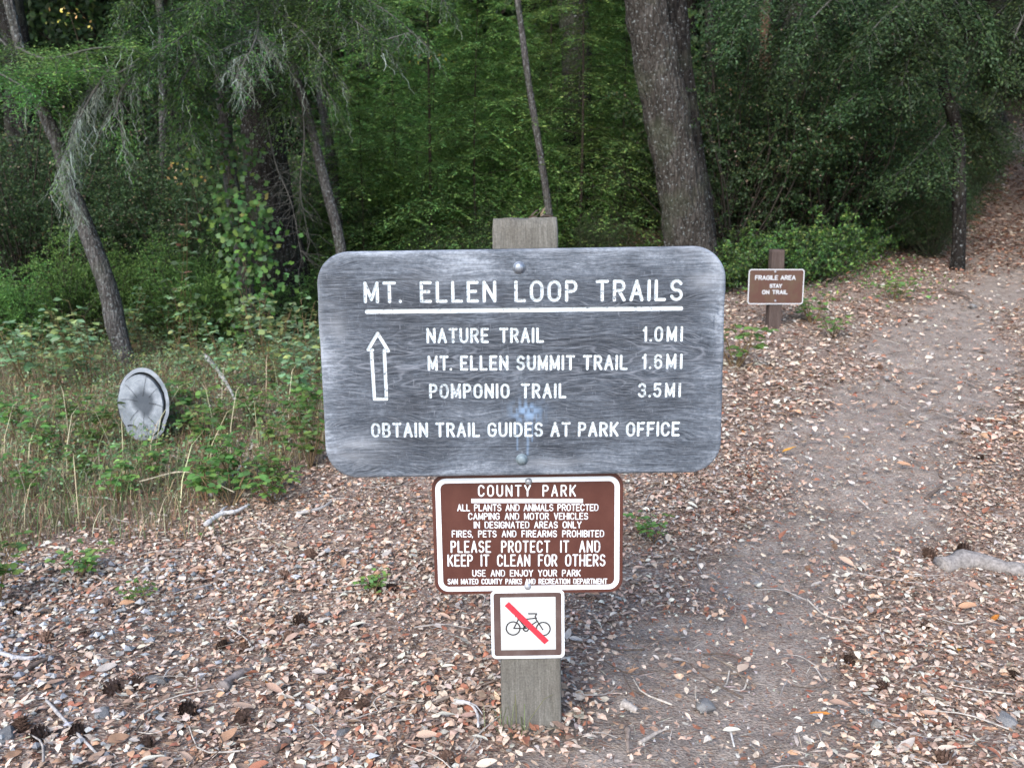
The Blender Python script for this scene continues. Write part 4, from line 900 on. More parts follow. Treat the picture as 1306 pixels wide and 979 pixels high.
for x, y in ((-8.5, 9.5), (-9, 13), (-5.4, 15), (4.6, 16.4), (8.7, 10.4), (9.6, 12.8), (10.6, 8.0), (13.6, 9)):  # crowns above the view, added to keep sky light off the woods
    root = empty('forest_tree', (x, y, float(H(x, y)) - .1), random.uniform(0, 6)); tag(root, 'tall tree added so its high unseen crown dims the woods', 'tree', 'tall trees added to dim the woods')
    obj('trunk', TRK, root); o = obj('crown', SHADE_CROWN[random.randrange(2)], root, (0, 0, 7.6))
# far woods, a mass nobody could count
mb = MB(); n = 120000; x = rng.uniform(-42, 46, n); y = rng.uniform(40, 52, n); z = H(x, y) + rng.random(n) ** .8 * 11
ok = pdist(x, y) > 1.5; x, y, z = x[ok], y[ok], z[ok]; n = len(x)
leaves(mb, np.stack([x, y, z], -1), rdir(n), rdir(n, .6), .34, .19, pal(GREEN_D, n, .3), 'far', .1)
o = mb.build('distant_woods', LEAF); tag(o, 'dark mass of leaves of the distant woods up the hill', 'woods', kind='stuff')
# ------------------------------------------------------------------ fir boughs and hanging lichen at top left
def bough(parent_name, P, label, needles=1.0, lichen=1.0, cols=GREEN_M, wid=.5, droop=.5, lw=1.0, lfw=.009, group='drooping boughs at the top left'):
    """a limb with side twigs, needles and hanging lichen, as one low bough"""
    P = spline(P, 24); base = P[0].copy(); Q = P - base; n = len(P)
    root = empty('fir_bough', base); tag(root, label, 'bough', group)
    mb = MB(); tube(mb, Q, np.linspace(.013, .003, n), 6, (.10, .097, .09), rough=.1, caps=False)
    lb = MB(); nd = MB(); Ps, Ds, Ns, Cs = [], [], [], []
    T_, U_, W_ = frames(Q); L_ = np.linalg.norm(np.diff(Q, axis=0), axis=1).sum(); ntw = int(L_ * 24)
    for i in range(ntw):
        s_ = .04 + .96 * random.random(); k = s_ * (n - 1); b0 = A([np.interp(k, np.arange(n), Q[:, c]) for c in range(3)]); d = T_[int(k)]
        sd_ = nrm(np.cross(d, A([0, 0, 1.]))) * random.choice((-1, 1)); tl_ = wid * (1.1 - .6 * s_) * random.uniform(.4, 1.1)
        e = nrm(sd_ * random.uniform(.4, 1) + d * random.uniform(.3, 1) + A([0, 0, random.uniform(-.5, .15)])) * tl_
        q = np.linspace(0, 1, 5); TP = b0 + e * q[:, None] - A([0, 0, 1]) * (q ** 2 * tl_ * droop * random.uniform(.4, 1.3))[:, None]
        tube(mb, TP, np.linspace(.003, .001, 5), 3, (.12, .117, .11), caps=False)
        if random.random() < needles:
            m = int(150 * tl_ / .4) + 14; u = rng.random(m); PP = A([np.interp(u, q, TP[:, c]) for c in range(3)]).T
            dd = nrm(e); sd2 = np.cross(dd, A([0, 0, 1.])); PP = PP + rng.normal(size=(m, 3)) * .035 + sd2 * rng.uniform(-.07, .07, (m, 1))
            Ps.append(PP); Ds.append(dd + sd2 * rng.choice([-1, 1], (m, 1)) * .8 + rng.normal(size=(m, 3)) * .25); Ns.append(rng.normal(size=(m, 3)) * .4 + A([0, 0, 1.]))
        nl = rng.poisson((4.4 if lichen > 2.3 else 2.8) * lichen)
        for _ in range(nl):
            u = random.random(); p = A([np.interp(u, q, TP[:, c]) for c in range(3)]); ln = random.uniform(.03, .19) * lw * random.choice((.5, 1, 1))
            sw = rng.normal(size=2) * .35; t = np.linspace(0, 1, 5); SP = p + np.stack([t * ln * sw[0] + .008 * rng.normal(size=5), t * ln * sw[1] + .008 * rng.normal(size=5), -t * ln], -1)
            w = random.uniform(.0014, .0035) * np.linspace(1, .35, 5); sdv = A([math.cos(_ * 1.7), math.sin(_ * 1.7) * .4, 0])
            V = np.vstack([SP - sdv * w[:, None], SP + sdv * w[:, None]]); c = random.choice([(.20, .24, .21), (.30, .35, .32), (.15, .18, .15), (.21, .24, .19)])
            lb.add(V, None, [(a, a + 1, a + 6, a + 5) for a in range(4)], c)
    mb.build('limb', TWIG, root)
    if Ps:
        Pn, Dn, Nn_ = map(np.concatenate, (Ps, Ds, Ns)); m = len(Pn); leaves(nd, Pn, Dn, Nn_, rng.uniform(.022, .045, m), lfw, pal(cols, m, .25), 'far', .1); nd.build('needles', LEAF, root)
    if lb.n: lb.build('hanging_lichen', LICHEN, root)
    return root
YB1 = 7.0
bough('b', [T(330, 40, 8.4), T(240, 70, 7.6), T(170, 85, 7.1), T(115, 120, 6.9), T(90, 175, 6.85), T(82, 225, 6.85), T(98, 262, 6.9)], 'arching bough thickly draped in pale grey lichen at far left', .15, 2.6, wid=.42, droop=.8, lw=1.15)
bough('b', [T(150, 75, 6.9), T(118, 120, 6.8), T(95, 165, 6.8), T(84, 200, 6.8)], 'short pale lichen covered branch hanging beside the arching bough', .0, 3.0, wid=.26, droop=.9, lw=1.1)
bough('b', [T(320, 30, 8.3), T(250, 62, 7.4), T(180, 90, 7.0), T(150, 130, 6.8), T(160, 180, 6.8)], 'drooping bough with grey lichen and thin needles behind the arching one', .3, 1.6, wid=.45, droop=.8)
bough('b', [T(20, 60, 7.4), T(60, 75, 7.0), T(120, 62, 6.7), T(170, 60, 6.5)], 'bright green bough spreading right at the top left', 1, .3, GREEN_B, .45, .2)
bough('b', [T(10, 105, 7.3), T(50, 95, 7.0), T(95, 92, 6.8), T(130, 85, 6.6)], 'low green bough beside the crooked trunk at top left', 1, .3, GREEN_B, .4, .25)
bough('b', [T(-60, 70, 7.2), T(-20, 85, 6.9), T(20, 105, 6.7), T(45, 125, 6.5)], 'green bough entering at the left edge below the top corner', 1, .4, GREEN_M, .4, .3)
for i, (a, lab, nd_, li) in enumerate((
    ([(320, -10, 8.4), (260, 5, 7.6), (200, 20, 7.0), (150, 50, 6.6)], 'top bough reaching left from the black trunk', 1, .6),
    ([(325, 20, 8.3), (290, 40, 7.5), (250, 75, 7.0), (225, 115, 6.8)], 'green bough drooping left of the black trunk', 1, .8),
    ([(320, -20, 8.3), (270, 18, 7.3), (235, 45, 6.8), (190, 75, 6.6)], 'feathery bough crossing the lichen arch from above', 1, .6),
    ([(325, 0, 8.2), (330, 30, 7.4), (322, 60, 6.9), (300, 100, 6.7)], 'bough with a pale lichen tuft hanging in front of the black trunk', .6, 2.4),
    ([(330, -10, 8.2), (360, 20, 7.5), (390, 45, 7.0), (420, 85, 6.8)], 'green bough drooping right of the black trunk', 1, .8),
    ([(330, -25, 8.2), (400, 0, 7.5), (450, 25, 7.0), (490, 60, 6.8)], 'long bough reaching towards the sign from the black trunk', .9, .9),
    ([(400, -30, 8.6), (450, -10, 7.8), (500, 20, 7.4), (545, 60, 7.2)], 'sparse bough with bare grey twigs above the left end of the sign', .5, 1.0),
    ([(340, 10, 8.2), (375, 50, 7.6), (400, 90, 7.3), (425, 130, 7.2)], 'thin bough hanging along the slanting slender trunk', .7, 1.0),
    ([(300, 30, 7.9), (262, 90, 7.4), (240, 130, 7.2), (232, 165, 7.1)], 'small twiggy bough left of the vine clad trunk', .7, .8),
    ([(345, 30, 8.2), (352, 90, 7.8), (362, 120, 7.6), (372, 150, 7.5)], 'short hanging bough between the black trunk and the slender one', .8, .6),
    ([(300, -25, 8.2), (345, -5, 7.6), (420, 0, 7.2), (480, 15, 7.0)], 'highest bough along the top edge left of centre', 1, .5),
    ([(310, -60, 8.0), (240, -50, 7.2), (190, -25, 6.9), (160, 5, 6.8)], 'top edge bough above the lichen arch', 1, .4),
    ([(320, -70, 8.0), (300, -50, 7.4), (270, -20, 7.0), (262, 10, 6.8)], 'top edge bough above the pale lichen tuft', 1, .5),
    ([(330, -70, 8.2), (380, -60, 7.6), (410, -35, 7.2), (440, -5, 7.0)], 'top edge bough above the slanting slender trunk', 1, .5),
    ([(420, -70, 8.6), (480, -55, 7.9), (530, -30, 7.5), (570, 5, 7.3)], 'thin top edge bough left of the dead pole', .8, .6),
    ([(-30, 20, 7.8), (10, 60, 7.4), (45, 85, 7.2), (90, 100, 7.1)], 'dim bough across the crooked trunk top', .9, .5),
    ([(200, 60, 7.9), (150, 95, 7.6), (120, 110, 7.5), (85, 140, 7.4)], 'shadowed bough behind the lichen arch', .9, .6))):
    bough('b', [T(*q) for q in a], lab, nd_, li, GREEN_D[:4] + GREEN_M, .5, .35)
for a, lab in (
    ([(1206, -40, 8.2), (1170, -10, 7.9), (1130, 20, 7.6), (1095, 60, 7.5)], 'leafy bough hanging left of the thin crooked tree top'),
    ([(1206, -30, 8.2), (1190, 20, 7.9), (1165, 60, 7.7), (1150, 110, 7.6)], 'leafy bough drooping close beside the thin crooked trunk'),
    ([(1204, 60, 8.3), (1165, 80, 8.0), (1120, 100, 7.9), (1070, 140, 7.8)], 'leafy bough along the side limb of the thin crooked tree'),
    ([(1206, -30, 8.3), (1240, 10, 8.1), (1262, 50, 8.0), (1275, 95, 8.0)], 'leafy bough hanging right of the thin crooked tree'),
    ([(1330, -40, 8.4), (1310, 10, 8.2), (1290, 60, 8.1), (1282, 120, 8.1)], 'dark leafy bough hanging over the far path at the right edge'),
    ([(1110, -60, 8.3), (1080, -20, 8.0), (1040, 20, 7.8), (1010, 60, 7.8)], 'leafy bough from the top edge above the reddish trunk'),
    ([(1010, -60, 8.4), (985, -20, 8.1), (950, 20, 7.9), (925, 60, 7.9)], 'leafy bough from the top edge right of the oak'),
    ([(1100, -50, 8.6), (1105, 0, 8.4), (1100, 40, 8.3), (1085, 90, 8.2)], 'dim leafy bough in the middle of the upper right'),
    ([(1215, 130, 8.6), (1240, 150, 8.6), (1262, 165, 8.7), (1280, 200, 8.8)], 'low leafy bough right of the thin crooked trunk'),
    ([(1040, -40, 8.8), (1025, 10, 8.6), (1000, 60, 8.5), (975, 110, 8.4)], 'dim leafy bough in front of the wide dark trunk'),
    ([(1212, 150, 8.5), (1190, 180, 8.3), (1160, 210, 8.2), (1130, 230, 8.2)], 'lowest leafy bough left of the thin crooked trunk'),
    ([(900, -50, 8.9), (915, -10, 8.7), (935, 40, 8.6), (940, 90, 8.6)], 'narrow leafy bough just right of the oak')):
    bough('b', [T(*q) for q in a], lab, 1, .05, GREEN_D, .55, .35, lfw=.019, group='leafy boughs at the upper right')
def bare_branch(pts, label, r0=.008, nt=26, col=(.085, .082, .075), sub=.35, lich=0.0):
    P = spline(pts, 20); base = P[0].copy(); Q = P - base; root = empty('bare_branch', base); tag(root, label, 'branch')
    mb = MB(); tube(mb, Q, np.linspace(r0, .002, 20), 5, col, caps=False); tb = MB()
    for i in range(nt):
        k = random.randint(2, 19); b0 = Q[k]; d = rdir(1)[0] * A([1, .7, .7]); d[2] -= .45; d = nrm(d) * sub * random.uniform(.4, 1)
        t = np.linspace(0, 1, 5); TP = b0 + d * t[:, None] + np.cumsum(rng.normal(size=(5, 3)) * .012, 0) * (t[:, None] > 0); tube(tb, TP, np.linspace(.0024, .0009, 5), 3, col, caps=False)
    mb.build('limb', TWIG, root); tb.build('twigs', TWIG, root)
bare_branch([T(385, 120, 7.5), T(388, 180, 7.45), T(383, 240, 7.4), T(395, 310, 7.4)], 'grey leafless twig spray hanging down right of the black trunk', nt=60, sub=.42)
bare_branch([T(340, 150, 7.6), T(352, 210, 7.5), T(372, 260, 7.4), T(385, 330, 7.4)], 'second leafless twig tangle over the foot of the black trunk', nt=46, sub=.38)
bare_branch([T(215, 110, 7.4), T(210, 150, 7.3), T(200, 185, 7.3)], 'small bare twig hanging in the dark gap left of the vine clad trunk', .008, 24, sub=.3)
bare_branch([T(385, 40, 7.5), T(430, 35, 7.2), T(480, 52, 7.0), T(520, 42, 6.9)], 'bare pale branch reaching right above the sign at top left', .008, 30, (.15, .15, .14), .35)
for px, py, Y, lab in ((548, 68, 9.0, 'sunlit speck painted as yellow leaves high in the greenery left of the dead pole'), (88, 24, 9.5, 'sunlit speck painted as yellow leaves in the dark gap at the top left'), (238, 222, 8.2, 'small sunlit speck painted as yellow leaves in the shade left of the vine')):  # sunlit specks in the woods, put in as bright yellow leaf colour
    p = T(px, py, Y); root = empty('sunfleck_sprig', p); tag(root, lab, 'leaves'); n = 22; mb = MB()
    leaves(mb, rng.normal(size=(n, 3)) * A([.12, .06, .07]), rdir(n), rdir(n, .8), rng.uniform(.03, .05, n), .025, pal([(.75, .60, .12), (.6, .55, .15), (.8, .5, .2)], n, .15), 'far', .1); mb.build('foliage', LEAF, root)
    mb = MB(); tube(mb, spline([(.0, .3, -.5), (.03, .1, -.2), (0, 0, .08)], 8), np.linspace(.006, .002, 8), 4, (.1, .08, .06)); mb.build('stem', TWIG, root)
# climbing vine with broad leaves
def vine(pts, n, label, spread=.17, L=.060, cols=None):
    P = spline(pts, 30); base = P[0].copy(); Q = P - base; root = empty('climbing_vine', base); tag(root, label, 'vine')
    mb = MB()
    for k in range(3):
        off = rng.normal(size=(30, 3)) * .012; tube(mb, Q + off + A([.02 * k - .02, -.05, 0]), np.linspace(.007, .003, 30), 4, (.10, .08, .06), caps=False)
    mb.build('stem', TWIG, root); i = rng.integers(0, 30, n); C = Q[i] + rng.normal(size=(n, 3)) * A([spread, .10, .07]) + A([0, -.14, 0])
    lb = MB(); D = rng.normal(size=(n, 3)) * .5 + A([0, -.3, -.6]); N = rng.normal(size=(n, 3)) * .35 + A([0, -.7, .6])
    leaves(lb, C, D, N, L * rng.uniform(.5, 1.2, n), L * .85, pal(cols or GREEN_M + [(.10, .19, .08), (.07, .14, .07)], n, .25), 'maple', .1); lb.build('foliage', LEAF, root)
vine([G_(318, 7.75, 0), T(312, 330, 7.75), T(300, 270, 7.7), T(290, 200, 7.7), T(262, 150, 7.6), T(255, 110, 7.5)], 760, 'broad leaved vine climbing the slim grey trunk at left')
vine([G_(340, 7.8, 0), T(335, 350, 7.8), T(325, 300, 7.7), T(318, 255, 7.7)], 300, 'lower vine beside the black trunk with a few yellowing leaves', .15, .06, GREEN_M * 3 + [(.20, .19, .05)])
# ------------------------------------------------------------------ plants of the green bank at left
def herb_meshes(h, nst, nlf, L, cols, kind='maple', tri=True, spread=.35):
    mb, sb = MB(), MB(); Ps, Ds, Ns = [], [], []
    for i in range(nst):
        a = random.uniform(0, 6.28); l = h * random.uniform(.55, 1); d = A([math.cos(a) * spread * l, math.sin(a) * spread * l, l])
        P = spline([(0, 0, -.02), d * .5 + rng.normal(size=3) * .015, d], 6); tube(sb, P, np.linspace(.004, .0015, 6), 3, (.20, .14, .08), caps=False)
        for k in range(nlf):
            t = .25 + .75 * (k + 1) / nlf; p = A([np.interp(t, np.linspace(0, 1, 6), P[:, c]) for c in range(3)]); b = k * 2.4 + random.random(); pd = A([math.cos(b), math.sin(b), .35]); pt = p + pd * L * .7
            tube(sb, A([p, pt]), [.0013, .001], 3, (.2, .16, .08), caps=False)
            for m in ((-1.1, 0, 1.1) if tri else (0,)):
                dd = A([math.cos(b + m), math.sin(b + m), random.uniform(-.3, .25)]); Ps.append(pt); Ds.append(dd); Ns.append(A([0, -.15, 1.]) + rng.normal(size=3) * .3)
    P, D, N = A(Ps), A(Ds), A(Ns); n = len(P); leaves(mb, P, D, N, L * rng.uniform(.7, 1.15, n), L * .72, pal(cols, n, .15), kind, .18)
    return mb.mesh('foliage', LEAF), sb.mesh('stems', TWIG)
H_A = [herb_meshes(.55, 7, 7, .055, GREEN_BL, 'near') for _ in range(3)]
H_B = [herb_meshes(.32, 8, 5, .045, GREEN_B + [(.13, .2, .06)], 'near') for _ in range(3)]
H_C = [herb_meshes(.16, 7, 4, .040, GREEN_B, 'near', True, .8) for _ in range(2)]
def put(meshes, i, px, py, s, label, name='leafy_seedling', cat='plant', group=None):
    p = gp(px, py); f, st = meshes[i % len(meshes)]; return plant(name, f, st, (p[0], p[1], p[2]), s, random.uniform(0, 6.28), label, cat, group)
back = [(18, 468), (52, 462), (88, 455), (120, 470), (160, 452), (190, 458), (222, 448), (258, 455), (290, 450), (322, 458), (356, 462), (388, 470), (35, 500), (75, 505), (110, 500), (250, 490), (300, 500), (345, 505), (385, 520), (230, 430), (180, 425), (280, 425), (60, 430)]
for i, (a, b) in enumerate(back): put(H_A, i, a + random.uniform(-8, 8), b, random.uniform(.8, 1.35), 'leafy seedling below the left trunks, ' + ORDW[sorted(q[0] + q[1] * .001 for q in back).index(a + b * .001)], group='leafy seedlings below the left trunks')
mid = [(20, 560), (55, 590), (90, 545), (125, 580), (100, 620), (240, 560), (262, 590), (290, 560), (325, 545), (350, 580), (300, 620), (378, 560), (262, 640), (395, 600), (150, 640), (200, 620), (40, 640), (232, 520), (398, 545), (345, 625)]
for i, (a, b) in enumerate(mid): put(H_B, i, a, b, random.uniform(.75, 1.2), 'small bright seedling on the left grassy bank, ' + ORDW[sorted(q[0] + q[1] * .001 for q in mid).index(a + b * .001)], group='small seedlings on the left bank')
H_T = [herb_meshes(1.0, 2, 9, .06, [(.32, .44, .28), (.24, .38, .2), (.30, .42, .24), (.55, .27, .2)], 'near', spread=.12)]
put(H_T, 0, 226, 455, 1.35, 'tall leggy plant with pale leaves left of the vine clad trunk'); put(H_A, 1, 347, 480, 1.25, 'upright seedling with yellow top left of the big sign')
put(H_A, 2, 398, 490, 1.1, 'seedling close against the left edge of the big sign')
put(H_C, 0, 1036, 412, 1.35, 'bright green clump just right of the small brown sign post', 'green_clump'); put(H_C, 1, 938, 468, 1.8, 'green sprig against the right edge of the big board', 'green_clump')
put(H_C, 0, 1062, 430, 1.0, 'tiny green plant in the leaves right of the bright clump', 'green_clump'); put(H_C, 1, 1140, 385, 1.1, 'low green weed on the slope between small sign and path', 'green_clump')
put(H_C, 0, 833, 692, .72, 'small round leaved green plant right of the park notice', 'green_clump'); put(H_C, 1, 473, 757, .5, 'tiny yellow green sprig in the litter left of the park notice', 'green_clump')
put(H_C, 0, 100, 738, .8, 'round leaved green weed at the lower edge of the left bank', 'green_clump'); put(H_C, 1, 178, 770, .45, 'tiny bright green tuft in the litter at left', 'green_clump')
put(H_B, 0, -2, 775, .85, 'leafy green plant cut by the left edge of the photo', 'green_clump'); put(H_C, 1, 295, 645, 1.2, 'pale green weed below the fallen twigs at left', 'green_clump')
put(H_C, 0, 350, 640, 1.0, 'green weed on the border between grass and leaf litter', 'green_clump')
# ground cover and dry grass
def cover(n, dens, L, cols, lift, kind='far', xr=(-5.2, 1.4), yr=(3.3, 9.5), up=1.0):
    x = rng.uniform(*xr, n); y = rng.uniform(*yr, n); k = rng.random(n) < dens(x, y); x, y = x[k], y[k]; n = len(x)
    hh = rng.random(n) ** 1.5 * lift * (.4 + .9 * (vnoise(x * 3, y * 3, 5.) * .5 + .5)); P = np.stack([x, y, H(x, y) + .01 + hh], -1)
    mb = MB(); leaves(mb, P, rdir(n) * A([1, 1, .5]), rdir(n, 1.5), L * rng.uniform(.5, 1.3, n), L * .6, pal(cols, n, .22), kind, .15); return mb
o = cover(125000, lambda x, y: vegm(x, y) * np.clip(.25 + .9 * vnoise(x * 1.8, y * 1.8, 9.) + .26 * (y - 4.3), .17, 1), .023, GREEN_BL + GREEN_B[:2] + GREEN_BL + [(.30, .26, .12), (.22, .14, .08)], .20).build('ground_cover', LEAF)
tag(o, 'tangled green ground cover over the left bank', 'ground cover', kind='stuff')
o = cover(9000, lambda x, y: np.clip(sstep(6.9, 7.8, y) * sstep(4.0, 3.0, x) * (1 - pathm(x, y)), 0, 1), .035, GREEN_M + GREEN_B, .22, xr=(.8, 6), yr=(6.9, 9.5)).build('ground_cover', LEAF)
tag(o, 'green creeping cover at the foot of the thicket behind the small sign', 'ground cover', kind='stuff')
def grass(n, dens, h0, h1, cols, name, label, xr=(-5, 1), yr=(3.2, 8)):
    x = rng.uniform(*xr, n); y = rng.uniform(*yr, n); k = rng.random(n) < dens(x, y); x, y = x[k], y[k]; n = len(x)
    h = rng.uniform(h0, h1, n)[:, None]; a = rng.uniform(0, 6.28, n); b = np.stack([np.cos(a), np.sin(a), 0 * a], -1) * rng.uniform(.15, 1.3, (n, 1)); s_ = np.stack([-np.sin(a), np.cos(a), 0 * a], -1) * .0014 * (1 + h)
    P = np.stack([x, y, H(x, y) - .005], -1); up = A([[0, 0, 1.]])
    p1 = P + up * h * .45 + b * h * .15; p2 = P + up * h * .8 + b * h * .5; p3 = P + up * h * (.9) + b * h
    V = np.stack([P - s_, P + s_, p1 - s_, p1 + s_, p2 - s_ * .7, p2 + s_ * .7, p3], 1).reshape(-1, 3); o7 = (np.arange(n) * 7)[:, None, None]
    T = (A([[0, 1, 3], [0, 3, 2], [2, 3, 5], [2, 5, 4], [4, 5, 6]])[None] + o7).reshape(-1, 3); mb = MB(); mb.add(V, T, None, np.repeat(pal(cols, n, .2), 7, 0))
    tag(mb.build(name, LEAF), label, 'grass', kind='stuff')
DRY = [(.50, .44, .28), (.42, .36, .21), (.33, .26, .16), (.24, .16, .10), (.56, .50, .33)]
grass(80000, lambda x, y: vegm(x, y) * np.clip(1.1 - .2 * (y - 3.6) + .5 * vnoise(x * 2, y * 2, 3.), 0.08, 1), .03, .14, DRY + [(.14, .19, .08), (.18, .22, .10), (.30, .16, .09)], 'dry_grass', 'dry straw coloured grass on the left bank')
grass(7000, lambda x, y: vegm(x, y) * sstep(5.5, 4, y) * sstep(-1.2, -2.0, x), .10, .30, [(.10, .19, .06), (.13, .2, .07), (.2, .24, .1)], 'green_grass', 'soft green grass at the lower left of the bank')
grass(150, lambda x, y: vegm(x, y), .25, .5, DRY[:1] + DRY[4:], 'tall_grass', 'a few tall bleached grass stems arching over the left bank', yr=(3.4, 5.5))
grass(16, lambda x, y: x * 0 + 1, .05, .15, [(.16, .2, .1), (.2, .22, .12)], 'grass_tuft', 'thin green grass blades at the left foot of the big post', xr=(PB[0] - .14, PB[0] - .02), yr=(YF - .05, YF + .01))
# ------------------------------------------------------------------ fallen log with sawn end
LB = gp(186, 572); c = at(183, 514, LB[1] - .05); lg = empty('sawn_log', (c[0], c[1], c[2]), math.radians(8)); tag(lg, 'fallen log in the green bank with a pale oval sawn end facing the camera', 'log')
a_ = np.linspace(0, 2 * math.pi, 72, endpoint=False); HX, HZ = .142, .205
def outl(k, s=0): return np.stack([HX * k * np.cos(a_) * (1 + .05 * vnoise(np.cos(a_) * 2 + s, np.sin(a_) * 2, 1) + .035 * vnoise(np.cos(a_) * 6, np.sin(a_) * 6, 3)) , HZ * k * np.sin(a_) * (1 + .04 * vnoise(np.cos(a_) * 2, np.sin(a_) * 2 + s, 5) - .05 * np.clip(vnoise(np.cos(a_) * 8, np.sin(a_) * 8, 6), 0, 1) * (np.sin(a_) < 0)) - .02 * (np.sin(a_) < -.7)], -1)
o1, o2, o3 = outl(1), outl(.90) + A([-.004, -.004]), outl(.845) + A([-.009, -.007])
# the split: wide at the right, closed at lower left
gapw = np.clip(np.cos(a_ - .35) * .8 + .45, 0.02, 1)[:, None]; o3 = o2 + (o3 - o2) * gapw * 1.5
yn = .004 * vnoise(a_ * 3, 0, 0)
mb = MB(); n = 72; j = np.arange(n); k = (j + 1) % n; V3 = lambda o, y: np.stack([o[:, 0], np.zeros(n) + y, o[:, 1]], -1)
V = np.vstack([V3(o1, .002 + yn * .3), V3(o2, yn * .2), V3(o2, .05)]); mb.add(V, None, np.vstack([np.stack([r * n + j, r * n + k, (r + 1) * n + k, (r + 1) * n + j], -1) for r in range(2)])); mb.build('sapwood_ring', CUT, lg)
mb = MB(); rings = [V3(o3 * q, -.001) for q in (1, .8, .6, .4, .2)]; V = np.vstack([V3(o3, .05)] + rings + [A([[0, -.001, 0]])])
mb.add(V, np.stack([5 * n + j, 5 * n + k, j * 0 + 6 * n], -1), np.vstack([np.stack([r * n + j, r * n + k, (r + 1) * n + k, (r + 1) * n + j], -1) for r in range(5)])); mb.build('heartwood_face', CUT, lg)
mb = MB(); V = np.vstack([V3(o2, .048), A([[0, .048, 0]])]); mb.add(V, np.stack([j, k, j * 0 + n], -1)); mb.build('split_gap', SAWN, lg)
mb = MB(); R = []; ls = np.linspace(0, 1.2, 16)
for i, l in enumerate(ls): oo = o1 * (1 + .03 * vnoise(a_ * 2, l * 3, 2)[:, None] + (.015 if i else 0)); R.append(np.stack([oo[:, 0] - .30 * l, np.full(n, .004 + l) + (yn if i == 0 else 0), oo[:, 1] - .19 * l + .004 * vnoise(a_ * 9, l * 5, 0)], -1))
V = np.vstack(R + [R[-1].mean(0)[None]]); mb.add(V, np.stack([15 * n + j, 15 * n + k, j * 0 + 16 * n], -1), np.vstack([np.stack([r * n + j, r * n + k, (r + 1) * n + k, (r + 1) * n + j], -1) for r in range(15)])); mb.build('bark', BARK_GREY, lg, True)
cr = MB()
for (x0, z0, x1, z1, w) in ((-.122, .025, -.03, .012, .0012), (.03, .0, .115, -.03, .0013), (-.095, -.128, -.05, -.135, .0035), (.02, -.08, .07, -.15, .0012), (.0, .04, .03, .17, .0008), (-.03, .03, -.09, .11, .0008), (.03, .03, .09, .09, .0008), (-.03, -.04, -.08, -.10, .0009), (.0, -.05, -.01, -.16, .0008)):
    pts = spline([(x0, -.0035, z0), ((x0 + x1) / 2, -.0035, (z0 + z1) / 2 + .006), (x1, -.0035, z1)], 8); tube(cr, pts, w, 4, caps=False)
cr.build('drying_crack', SAWN, lg)
# ------------------------------------------------------------------ sticks, cones, stones
def stick(pts, r0, label, col=(.30, .28, .27), group=None, name='stick', lift=.015, fork=0, mat=None):
    P = []
    for px, py in pts: g = gp(px, py); P.append(g + A([0, 0, lift]))
    P = spline(P, 14); base = P[0].copy(); mb = MB(); tube(mb, P - base, np.linspace(r0, r0 * .5, 14) * (1 + .12 * rng.normal(size=14)), 8, col, rough=.12, freq=40)
    for f in range(fork):
        k = random.randint(4, 11); d = nrm(rdir(1)[0] * A([1, 1, .3]) + nrm(P[-1] - P[0])) * .12; tube(mb, spline([P[k] - base, P[k] - base + d * .5 + A([0, 0, .01]), P[k] - base + d], 5), np.linspace(r0 * .5, r0 * .2, 5), 5, col)
    o = mb.build(name, mat or TWIG, None, True, base); tag(o, label, 'stick' if name == 'stick' else name.split('_')[-1], group); return o
W1, B1 = (.48, .47, .47), (.13, .10, .085)
stick([(262, 462), (285, 492), (300, 520)], .020, 'pale broken branch lying in the undergrowth behind the sawn log', W1, lift=.06)
stick([(268, 640), (296, 615), (318, 592)], .012, 'white bleached stick pointing up right on the left bank', W1, lift=.03)
stick([(262, 678), (282, 664), (300, 662), (318, 652)], .013, 'bleached forked stick at the edge of the leaf litter', W1, fork=2, lift=.03)
stick([(378, 660), (410, 652), (428, 640)], .010, 'grey stick below the left corner of the big board', (.35, .33, .32))
stick([(282, 700), (330, 690), (372, 704)], .005, 'thin curved pale twig in the litter left of the park notice', (.42, .36, .28))
stick([(18, 870), (70, 842), (128, 822)], .008, 'long dark stick lying in the litter at lower left', B1)
stick([(284, 882), (302, 868), (322, 858)], .018, 'short thick mottled stick among leaves at lower left', (.22, .19, .18))
stick([(582, 908), (600, 911), (609, 924), (610, 940)], .006, 'white curved twig at the left foot of the big post', (.48, .46, .46), fork=1, lift=.03)
stick([(556, 902), (590, 888), (640, 870)], .005, 'thin brown twig left of the post', (.25, .2, .17))
stick([(795, 905), (812, 912)], .017, 'short stubby grey stick right of the post', (.34, .31, .29))
stick([(800, 935), (801, 965)], .009, 'upright lying brown twig right below the post', (.25, .2, .17))
stick([(815, 955), (835, 943), (851, 936)], .006, 'small pale twig near the bottom right of the post', (.40, .35, .31))
stick([(740, 900), (748, 925), (745, 955)], .005, 'thin curved root twig right beside the post', B1)
stick([(1180, 640), (1197, 628), (1210, 618)], .008, 'dark twig lying on the right of the path', B1)
stick([(1205, 372), (1222, 378), (1240, 386)], .012, 'dark branch piece lying on the far part of the path', B1, fork=2)
stick([(1092, 640), (1110, 655)], .006, 'small pale twig in the middle of the path', (.45, .4, .36))
stick([(60, 900), (88, 930), (130, 975)], .006, 'thin grey twig running down at the lower left corner', (.36, .34, .33))
stick([(0, 838), (30, 845), (58, 842)], .009, 'grey stick cut by the left edge of the photo', (.38, .37, .38))
stick([(930, 935), (936, 960)], .004, 'needle thin white twig at the bottom right of centre', (.6, .58, .56))
stick([(350, 965), (372, 950), (390, 942)], .009, 'dark stick near the bottom left of centre', B1)
stick([(180, 640), (240, 628), (300, 655)], .004, 'thin arched dry stem over the left bank', (.45, .4, .3), lift=.10)
